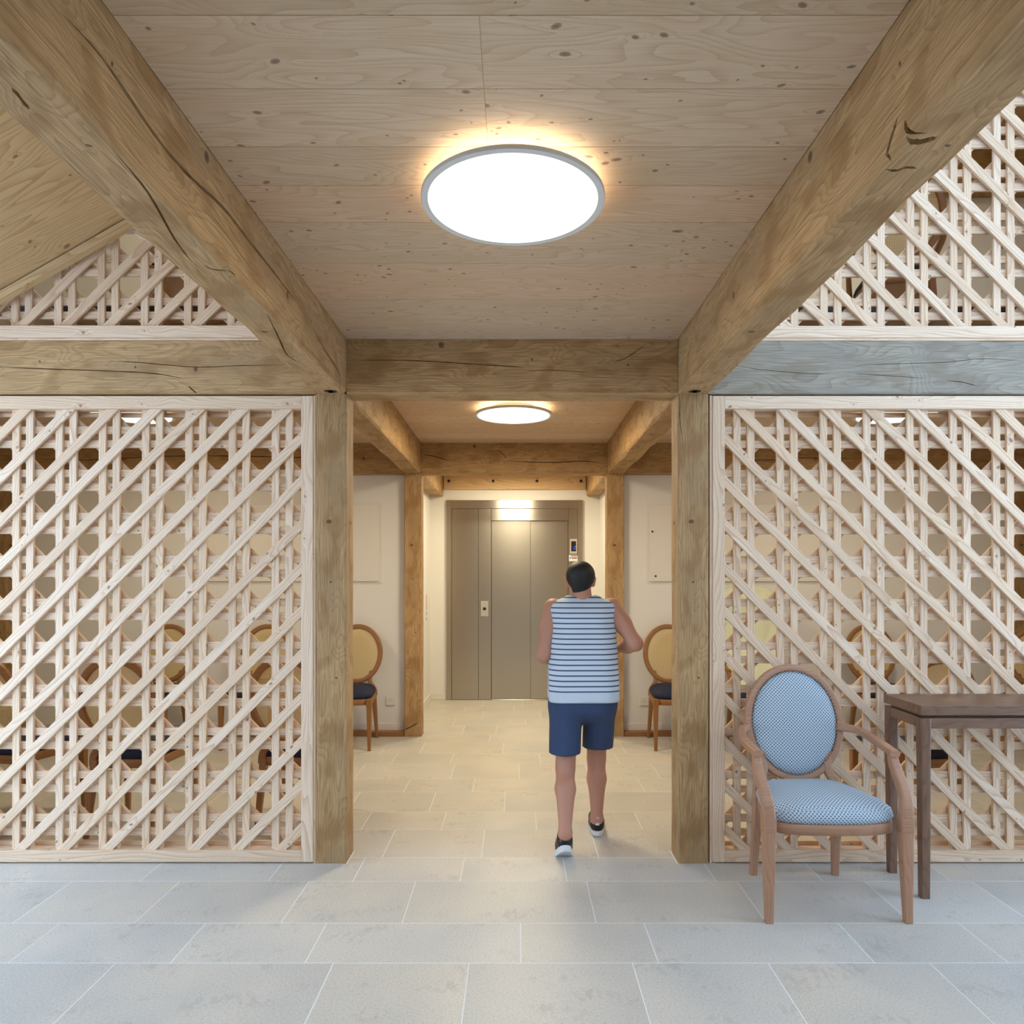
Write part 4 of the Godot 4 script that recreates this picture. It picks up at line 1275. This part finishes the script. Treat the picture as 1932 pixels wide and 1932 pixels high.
func armchair() -> void:
	var o := thing("upholstered_armchair", Vector3(1.389, 0, 0.375), "beech armchair with oval back in blue and white woven fabric", "chair")
	var m := "beech"
	for s in [-1.0, 1.0]:
		# front leg, its block and the arm post that grows out of it
		leg(o, m, Vector3(s * 0.297, 0.385, 0.232), Vector3(s * 0.300, 0, 0.247), 0.054, 0.033)
		put(o, "leg_block", sweep([Vector3(s * 0.297, 0.383, 0.232), Vector3(s * 0.297, 0.39, 0.232), Vector3(s * 0.297, 0.445, 0.232), Vector3(s * 0.298, 0.455, 0.231)], [Vector2(0.050, 0.050), Vector2(0.057, 0.057), Vector2(0.057, 0.057), Vector2(0.05, 0.05)], Vector3.RIGHT, 12, 8.0), m)
		var post := curve([Vector3(s * 0.297, 0.44, 0.232), Vector3(s * 0.300, 0.50, 0.232), Vector3(s * 0.306, 0.555, 0.205), Vector3(s * 0.309, 0.61, 0.150), Vector3(s * 0.308, 0.655, 0.118), Vector3(s * 0.307, 0.69, 0.108)], 5)
		put(o, "arm_post", sweep(post, sizes_of(post.size(), Vector2(0.054, 0.054), Vector2(0.036, 0.038)), Vector3.RIGHT, 12, 5.0), m)
		var arm := curve([Vector3(s * 0.225, 0.735, -0.262), Vector3(s * 0.285, 0.738, -0.17), Vector3(s * 0.312, 0.715, -0.04), Vector3(s * 0.308, 0.702, 0.09), Vector3(s * 0.306, 0.700, 0.135)], 6)
		put(o, "arm", sweep(arm, sizes_of(arm.size(), Vector2(0.034, 0.036), Vector2(0.042, 0.030)), Vector3.RIGHT, 12, 5.0), m)
		# rear leg and the upright that carries the oval
		leg(o, m, Vector3(s * 0.192, 0.44, -0.195), Vector3(s * 0.205, 0, -0.243), 0.050, 0.032)
		var upr := curve([Vector3(s * 0.194, 0.39, -0.195), Vector3(s * 0.192, 0.46, -0.205), Vector3(s * 0.160, 0.53, -0.222), Vector3(s * 0.165, 0.62, -0.243)], 4)
		put(o, "back_upright", sweep(upr, sizes_of(upr.size(), Vector2(0.052, 0.036), Vector2(0.034, 0.030)), Vector3.RIGHT, 12, 4.0), m)
	put(o, "seat_rail", seat_skin(0.41, 0.60, 0.445, 0.030, [[0, 0.9, 0.372], [0, 1, 0.374], [0, 1, 0.417], [0, 0.92, 0.420]]), m)
	put(o, "seat_cushion", seat_skin(0.40, 0.585, 0.425, 0.030, [[-0.02, 1, 0.414], [0.002, 1, 0.419], [0.012, 1, 0.440], [0.008, 0.985, 0.470], [0, 0.90, 0.492], [0, 0.66, 0.510], [0, 0.33, 0.520], [0, 0.02, 0.523]]), "weave")
	var back := Node3D.new()
	back.name = "back"
	o.add_child(back)
	back.position = Vector3(0.008, 0.757, -0.272)
	back.rotation_degrees.x = -10
	put(back, "oval_frame", oval_ring(0.230, 0.273, 0.036, 0.040), m)
	put(back, "back_pad", oval_pad(0.217, 0.262, 0.040, 0.030), "weave")
	var nails := Shape.new()
	var dome := []
	for i in 92:
		var u := TAU * i / 92
		var c := Vector3(cos(u) * 0.210, sin(u) * 0.254, 0.0225)
		for q in 6:
			var a := TAU * q / 6
			var b := TAU * (q + 1) / 6
			var p0 := c + Vector3(cos(a), sin(a), 0) * 0.0052
			var p1 := c + Vector3(cos(b), sin(b), 0) * 0.0052
			var t0 := c + Vector3(cos(a), sin(a), 0) * 0.003 + Vector3(0, 0, 0.0035)
			var t1 := c + Vector3(cos(b), sin(b), 0) * 0.003 + Vector3(0, 0, 0.0035)
			nails.quad(p0, p1, t1, t0, (p0 - c) + Vector3(0, 0, 0.003))
			nails.tri(t0, t1, c + Vector3(0, 0, 0.0045), Vector3(0, 0, 1))
	var nh := put(back, "nail_heads", nails.mesh(), "nail")
	nh.set_meta("kind", "stuff")
	nh.set_meta("label", "steel nail heads around the fabric")

func console_table() -> void:
	var x0 := 1.868
	var x1 := 3.25
	var o := thing("console_table", Vector3((x0 + x1) / 2, 0, 0.25), "dark walnut console table beside the upholstered armchair", "table")
	var q := o.position
	var zf := 0.41
	var zb := 0.075
	var top := 0.896
	# mitred top: a long board framed by a cross board
	bar(o, "table_top", "walnut", Vector3(x0, top - 0.022, (zf + zb) / 2) - q, Vector3(x1, top - 0.022, (zf + zb) / 2) - q, Vector3.BACK, zf - zb, 0.044, 0.002)
	bar(o, "shadow_board", "walnut", Vector3(x0 + 0.025, top - 0.051, (zf + zb) / 2) - q, Vector3(x1 - 0.025, top - 0.051, (zf + zb) / 2) - q, Vector3.BACK, zf - zb - 0.06, 0.014, 0.001)
	for z in [zf - 0.019, zb + 0.019]:
		bar(o, "apron", "walnut", Vector3(x0 + 0.045, top - 0.082, z) - q, Vector3(x1 - 0.045, top - 0.082, z) - q, Vector3.UP, 0.048, 0.030)
	for x in [x0 + 0.022, x1 - 0.022]:
		bar(o, "apron", "walnut", Vector3(x, top - 0.082, zb + 0.04) - q, Vector3(x, top - 0.082, zf - 0.04) - q, Vector3.UP, 0.048, 0.030)
		for z in [zb + 0.026, zf - 0.026]:
			leg(o, "walnut", Vector3(x + (0.003 if x < 2 else -0.003), top - 0.058, z) - q, Vector3(x + (0.006 if x < 2 else -0.006), 0, z) - q, 0.050, 0.040)

# ------------------------------------------------------------------ the person
# bones: [a, b, ra, rb, flat] joined softly; cuts: planes [normal, offset] keep the side where n.p < offset; holes: [centre, radius]
func blob(bones: Array, cell: float, soft: float, cuts := [], holes := []) -> Array:
	var lo := Vector3.INF
	var hi := -Vector3.INF
	for b in bones:
		var r: float = maxf(b[2], b[3]) + 4.0 * soft
		lo = lo.min((b[0] as Vector3).min(b[1]) - Vector3.ONE * r)
		hi = hi.max((b[0] as Vector3).max(b[1]) + Vector3.ONE * r)
	var nx := int((hi.x - lo.x) / cell) + 2
	var ny := int((hi.y - lo.y) / cell) + 2
	var nz := int((hi.z - lo.z) / cell) + 2
	var f := PackedFloat32Array()
	f.resize(nx * ny * nz)
	var k := 1.0 / soft
	for b in bones:
		var a: Vector3 = b[0]
		var c: Vector3 = b[1]
		var ra: float = b[2]
		var rb: float = b[3]
		var fl: float = b[4] if b.size() > 4 else 1.0
		var r: float = maxf(ra, rb) + 3.5 * soft + cell
		var l0 := (a.min(c) - Vector3.ONE * r - lo) / cell
		var l1 := (a.max(c) + Vector3.ONE * r - lo) / cell
		var ac := c - a
		ac.z /= fl
		var ll := maxf(ac.length_squared(), 1e-9)
		for z in range(maxi(0, int(l0.z)), mini(nz, int(l1.z) + 2)):
			for y in range(maxi(0, int(l0.y)), mini(ny, int(l1.y) + 2)):
				var row := (z * ny + y) * nx
				var pz := (lo.z + z * cell - a.z) / fl
				var py := lo.y + y * cell - a.y
				for x in range(maxi(0, int(l0.x)), mini(nx, int(l1.x) + 2)):
					var px := lo.x + x * cell - a.x
					var t := clampf((px * ac.x + py * ac.y + pz * ac.z) / ll, 0.0, 1.0)
					var dx := px - ac.x * t
					var dy := py - ac.y * t
					var dz := pz - ac.z * t
					var d := sqrt(dx * dx + dy * dy + dz * dz) - lerpf(ra, rb, t)
					if d < 3.5 * soft:
						f[row + x] += exp(-d * k)
	var g := PackedFloat32Array()
	g.resize(f.size())
	for z in nz:
		for y in ny:
			for x in nx:
				var i := (z * ny + y) * nx + x
				if f[i] <= 0.0:
					g[i] = 4.0 * soft
					continue
				var d := -log(f[i]) * soft
				if cuts.size() or holes.size():
					var p := lo + Vector3(x, y, z) * cell
					for q in cuts:
						d = maxf(d, (q[0] as Vector3).dot(p) - q[1])
					for q in holes:
						d = maxf(d, q[1] - ((p - q[0]) * (q[2] if q.size() > 2 else Vector3.ONE)).length())
				g[i] = d
	# surface nets
	var at := PackedInt32Array()
	at.resize(g.size())
	at.fill(-1)
	var v := PackedVector3Array()
	var idx := PackedInt32Array()
	var corners := [0, 1, nx, nx + 1, nx * ny, nx * ny + 1, nx * ny + nx, nx * ny + nx + 1]
	var edges := [[0, 1], [0, 2], [0, 4], [1, 3], [1, 5], [2, 3], [2, 6], [3, 7], [4, 5], [4, 6], [5, 7], [6, 7]]
	for z in nz - 1:
		for y in ny - 1:
			for x in nx - 1:
				var i := (z * ny + y) * nx + x
				var inside := 0
				for c in corners:
					if g[i + c] < 0.0:
						inside += 1
				if inside == 0 or inside == 8:
					continue
				var sum := Vector3.ZERO
				var n := 0
				for e in edges:
					var d0 := g[i + corners[e[0]]]
					var d1 := g[i + corners[e[1]]]
					if (d0 < 0.0) != (d1 < 0.0):
						var t := d0 / (d0 - d1)
						var p0 := Vector3(e[0] & 1, (e[0] >> 1) & 1, e[0] >> 2)
						var p1 := Vector3(e[1] & 1, (e[1] >> 1) & 1, e[1] >> 2)
						sum += p0.lerp(p1, t)
						n += 1
				at[i] = v.size()
				v.append(lo + (Vector3(x, y, z) + sum / n) * cell)
	var sy := nx
	var sz := nx * ny
	for z in range(1, nz - 1):
		for y in range(1, ny - 1):
			for x in range(1, nx - 1):
				var i := (z * ny + y) * nx + x
				var neg := g[i] < 0.0
				for ax in 3:
					var step: int = [1, sy, sz][ax]
					if (g[i + step] < 0.0) == neg:
						continue
					var u: int = [sy, sz, 1][ax]
					var w: int = [sz, 1, sy][ax]
					var q := [at[i], at[i - u], at[i - u - w], at[i - w]]
					if q.min() < 0:
						continue
					if neg:
						idx.append_array([q[0], q[1], q[2], q[0], q[2], q[3]])
					else:
						idx.append_array([q[0], q[2], q[1], q[0], q[3], q[2]])
	return [v, idx]

func blob_mesh(parent: Node3D, called: String, m: String, parts: Array, stripes := 0.0) -> MeshInstance3D:
	var v := PackedVector3Array()
	var idx := PackedInt32Array()
	for p in parts:
		var start := v.size()
		v.append_array(p[0])
		for i in p[1]:
			idx.append(i + start)
	var uv := PackedVector2Array()
	if stripes > 0.0:
		for p in v:
			uv.append(Vector2(p.x, -p.y / stripes if p.y > 0.838 else -0.838 / stripes + 0.02))
	return put(parent, called, shell_mesh(v, idx, uv), m)

func hand_bones(wrist: Vector3, dir: Vector3, palm_n: Vector3, side: float) -> Array:
	# dir: towards the fingers; palm_n: out of the palm; side: +1 when the thumb lies on the dir x palm_n side
	var s := dir.cross(palm_n).normalized() * side
	var o := []
	var p0 := wrist + dir * 0.02
	o.append([wrist - dir * 0.02, p0, 0.026, 0.026])
	for i in 4:
		var k := (1.5 - i) * 0.019
		var base := wrist + dir * 0.085 + s * k
		o.append([p0 + s * k * 0.6, base, 0.016, 0.0125])
		var ln: float = [0.038, 0.043, 0.040, 0.031][i]
		var d1 := (dir + palm_n * 0.55).normalized()
		var d2 := (dir * 0.25 + palm_n).normalized()
		var d3 := (palm_n * 0.9 - dir * 0.45).normalized()
		var a := base + d1 * ln
		var b := a + d2 * ln * 0.68
		o.append([base, a, 0.0098, 0.0092])
		o.append([a, b, 0.0092, 0.0086])
		o.append([b, b + d3 * ln * 0.5, 0.0086, 0.0078])
	var tb := wrist + dir * 0.035 + s * 0.028
	var t1 := tb + (dir * 0.6 + s * 0.75 + palm_n * 0.35).normalized() * 0.036
	var t2 := t1 + (dir * 0.9 + palm_n * 0.45).normalized() * 0.030
	o.append([wrist + dir * 0.01 + s * 0.012, tb, 0.017, 0.015])
	o.append([tb, t1, 0.0135, 0.011])
	o.append([t1, t2, 0.011, 0.0092])
	return o

func person() -> void:
	var o := thing("person", Vector3(0.374, 0, -0.322), "person walking away in a blue-white striped sleeveless shirt and blue shorts", "person")
	# joints: facing -z
	var neck := Vector3(0, 1.375, -0.055)
	var head := Vector3(-0.008, 1.468, -0.085)
	var shl := Vector3(-0.168, 1.315, -0.045)
	var shr := Vector3(0.168, 1.318, -0.045)
	var ell := Vector3(-0.222, 1.045, 0.015)
	var elr := Vector3(0.292, 1.115, 0.035)
	var wrl := Vector3(-0.175, 1.01, -0.215)
	var wrr := Vector3(0.205, 1.06, -0.19)
	var hpl := Vector3(-0.085, 0.80, 0.0)
	var hpr := Vector3(0.085, 0.80, -0.02)
	var knl := Vector3(-0.103, 0.425, 0.05)
	var knr := Vector3(0.090, 0.43, -0.125)
	var anl := Vector3(-0.120, 0.145, 0.29)
	var anr := Vector3(0.088, 0.085, -0.085)
	var body := [
		[Vector3(-0.075, 0.86, -0.01), Vector3(0.075, 0.86, -0.01), 0.10, 0.10, 0.95],
		[Vector3(0, 0.9, -0.01), Vector3(0, 1.08, -0.025), 0.13, 0.13, 0.75],
		[Vector3(-0.07, 1.2, -0.035), Vector3(0.07, 1.2, -0.035), 0.105, 0.105, 0.85],
		[Vector3(-0.12, 1.30, -0.045), Vector3(0.12, 1.30, -0.045), 0.055, 0.055],
		[Vector3(0, 1.30, -0.045), neck + Vector3(0, 0.05, -0.01), 0.062, 0.052],
		[shl, shl.lerp(ell, 0.45), 0.052, 0.047], [shl.lerp(ell, 0.45), ell, 0.047, 0.037],
		[shr, shr.lerp(elr, 0.45), 0.052, 0.048], [shr.lerp(elr, 0.45), elr, 0.048, 0.038],
		[ell, ell.lerp(wrl, 0.35), 0.038, 0.040], [ell.lerp(wrl, 0.35), wrl, 0.040, 0.025],
		[elr, elr.lerp(wrr, 0.35), 0.039, 0.040], [elr.lerp(wrr, 0.35), wrr, 0.040, 0.025],
		[hpl, knl, 0.083, 0.052], [hpr, knr, 0.083, 0.052],
		[knl, knl.lerp(anl, 0.32), 0.048, 0.054], [knl.lerp(anl, 0.32) + Vector3(0, -0.006, 0.012), anl, 0.054, 0.031],
		[knr, knr.lerp(anr, 0.32), 0.048, 0.053], [knr.lerp(anr, 0.32) + Vector3(0, 0, 0.014), anr, 0.053, 0.031],
		[anr, Vector3(0.09, 0.05, -0.20), 0.034, 0.030], [anl, Vector3(-0.124, 0.045, 0.18), 0.034, 0.030]]
	var parts := [blob(body, 0.012, 0.010)]
	var hd := [
		[head + Vector3(0, 0.022, 0.012), head + Vector3(0, 0.022, -0.014), 0.078, 0.074, 1.05],
		[head + Vector3(0, -0.035, -0.012), head + Vector3(0, -0.055, -0.040), 0.060, 0.047],
		[head + Vector3(0, -0.04, 0.0), neck - Vector3(0, 0.03, 0), 0.054, 0.056],
		[head + Vector3(0, 0.0, -0.085), head + Vector3(0, -0.024, -0.102), 0.008, 0.012],   # nose
		[head + Vector3(-0.02, -0.055, -0.080), head + Vector3(0.02, -0.055, -0.080), 0.008, 0.008],   # lips
		[head + Vector3(-0.035, 0.02, -0.070), head + Vector3(0.035, 0.02, -0.070), 0.014, 0.014],     # brow
		[head + Vector3(-0.079, 0.012, 0.006), head + Vector3(-0.076, -0.026, -0.002), 0.013, 0.010],  # ears
		[head + Vector3(0.079, 0.012, 0.006), head + Vector3(0.076, -0.026, -0.002), 0.013, 0.010]]
	parts.append(blob(hd, 0.005, 0.006))
	parts.append(blob(hand_bones(wrl, Vector3(0.35, 0.12, -0.93).normalized(), Vector3(0.9, 0.05, 0.35).normalized(), 1.0), 0.0038, 0.0035))
	parts.append(blob(hand_bones(wrr, Vector3(-0.45, 0.10, -0.89).normalized(), Vector3(-0.88, 0.05, 0.45).normalized(), -1.0), 0.0038, 0.0035))
	blob_mesh(o, "body", "skin", parts)
	for s in [-1.0, 1.0]:
		put(o, "eye", lathe([Vector2(0.0005, 0.011), Vector2(0.008, 0.0075), Vector2(0.011, 0.0), Vector2(0.008, -0.0075), Vector2(0.0005, -0.011)], 14), "paper", head + Vector3(s * 0.031, 0.004, -0.074))
	var hr := [
		[head + Vector3(0, 0.030, 0.016), head + Vector3(0, 0.032, -0.022), 0.084, 0.079, 1.05],
		[head + Vector3(0, -0.02, 0.034), head + Vector3(0, -0.045, 0.030), 0.056, 0.050]]
	blob_mesh(o, "hair", "hair", [blob(hr, 0.005, 0.006, [[Vector3(0, -0.78, -0.62).normalized(), -(0.78 * (head.y - 0.008) + 0.62 * (head.z - 0.062)) / Vector3(0, 0.78, 0.62).length()], [Vector3(0, -1, 0), -(head.y - 0.082)]])])
	# sleeveless shirt
	var sh := [
		[Vector3(-0.14, 1.300, -0.045), Vector3(0.14, 1.302, -0.045), 0.060, 0.060, 1.25],
		[Vector3(-0.07, 1.335, -0.048), Vector3(0.07, 1.335, -0.048), 0.050, 0.050, 1.1]]
	for i in 11:
		var f := i / 10.0
		var y := lerpf(0.80, 1.25, f)
		var hw := lerpf(0.118, 0.086, smoothstep(0.0, 0.8, f))
		var rr := lerpf(0.106, 0.100, f)
		sh.append([Vector3(-hw, y, lerpf(-0.006, -0.04, f)), Vector3(hw, y, lerpf(-0.012, -0.04, f)), rr, rr, lerpf(1.28, 1.05, smoothstep(0.1, 0.7, f))])
	blob_mesh(o, "shirt", "shirt", [blob(sh, 0.009, 0.009, [[Vector3(0, -1, 0), -0.795], [Vector3(-1, 0, 0), 0.196], [Vector3(1, 0, 0), 0.196]], [[neck + Vector3(0, 0.035, -0.01), 0.068, Vector3(1, 1, 1)]])], 0.0285)
	# shorts
	var st := [
		[Vector3(-0.08, 0.86, -0.008), Vector3(0.08, 0.86, -0.008), 0.108, 0.108, 1.05],
		[Vector3(-0.09, 0.77, 0.0), Vector3(0.09, 0.77, -0.012), 0.103, 0.103, 1.15],
		[hpl + Vector3(-0.012, -0.03, 0), hpl.lerp(knl, 0.95) + Vector3(-0.005, 0, 0), 0.092, 0.088],
		[hpr + Vector3(0.012, -0.03, 0), hpr.lerp(knr, 0.95) + Vector3(0.005, 0, 0), 0.092, 0.088]]
	blob_mesh(o, "shorts", "shorts_blue", [blob(st, 0.010, 0.011, [[Vector3(0, -1, 0), -0.505], [Vector3(0, 1, 0), 0.90]])])
	# trainers: foot lies from heel to toe
	shoe(o, Vector3(0.088, 0.0, -0.047), Vector3(0.05, 0, -1).normalized(), 0.0)
	shoe(o, Vector3(-0.120, 0.072, 0.345), Vector3(-0.02, 0, -1).normalized(), deg_to_rad(-31))

func shoe(o: Node3D, heel: Vector3, dir: Vector3, pitch: float) -> void:
	var r := Node3D.new()
	r.name = "trainer"
	o.add_child(r, true)
	r.transform = Transform3D(Basis.looking_at(dir, Vector3.UP) * Basis(Vector3.RIGHT, pitch).scaled(Vector3.ONE * 1.14), heel)
	# local: -z is forward, heel end at 0
	var up := [
		[Vector3(0, 0.050, -0.038), Vector3(0, 0.046, -0.10), 0.036, 0.036],
		[Vector3(0, 0.080, -0.040), Vector3(0, 0.072, -0.085), 0.033, 0.031],
		[Vector3(0, 0.042, -0.10), Vector3(0.004, 0.036, -0.20), 0.038, 0.036],
		[Vector3(0.004, 0.034, -0.20), Vector3(0.004, 0.030, -0.235), 0.036, 0.028]]
	blob_mesh(r, "upper", "black", [blob(up, 0.006, 0.007, [[Vector3(0, -1, 0), -0.022], [Vector3(0, 1, 0), 0.102]], [[Vector3(0, 0.12, -0.055), 0.032]])])
	var rings := []
	for y in [[0.0, 0.93], [0.004, 1.0], [0.022, 1.03], [0.028, 0.98]]:
		var ring := PackedVector3Array()
		for i in 40:
			var a := TAU * i / 40
			var z := -0.135 + cos(a) * 0.137
			var w := 0.036 + 0.009 * smoothstep(-0.05, -0.19, z)
			var e := signf(sin(a)) * pow(absf(sin(a)), 0.75) * w
			ring.append(Vector3(e * y[1], y[0] + (0.012 * smoothstep(-0.20, -0.27, z)), -0.135 + (z + 0.135) * y[1]))
		rings.append(ring)
	put(r, "sole", skin(rings), "sole_white")
	for i in 4:
		var z := -0.10 - i * 0.022
		var pts := curve([Vector3(-0.026, 0.066 - i * 0.004, z), Vector3(0, 0.088 - i * 0.006, z - 0.004), Vector3(0.026, 0.066 - i * 0.004, z)], 4)
		put(r, "lace", sweep(pts, sizes_of(pts.size(), Vector2(0.005, 0.004), Vector2(0.005, 0.004)), Vector3.FORWARD, 6, 2.0), "lace_grey")
	put(r, "heel_tab", sweep([Vector3(0, 0.060, -0.003), Vector3(0, 0.098, -0.005)], [Vector2(0.020, 0.006), Vector2(0.016, 0.006)], Vector3.RIGHT, 8, 4.0), "sole_white")
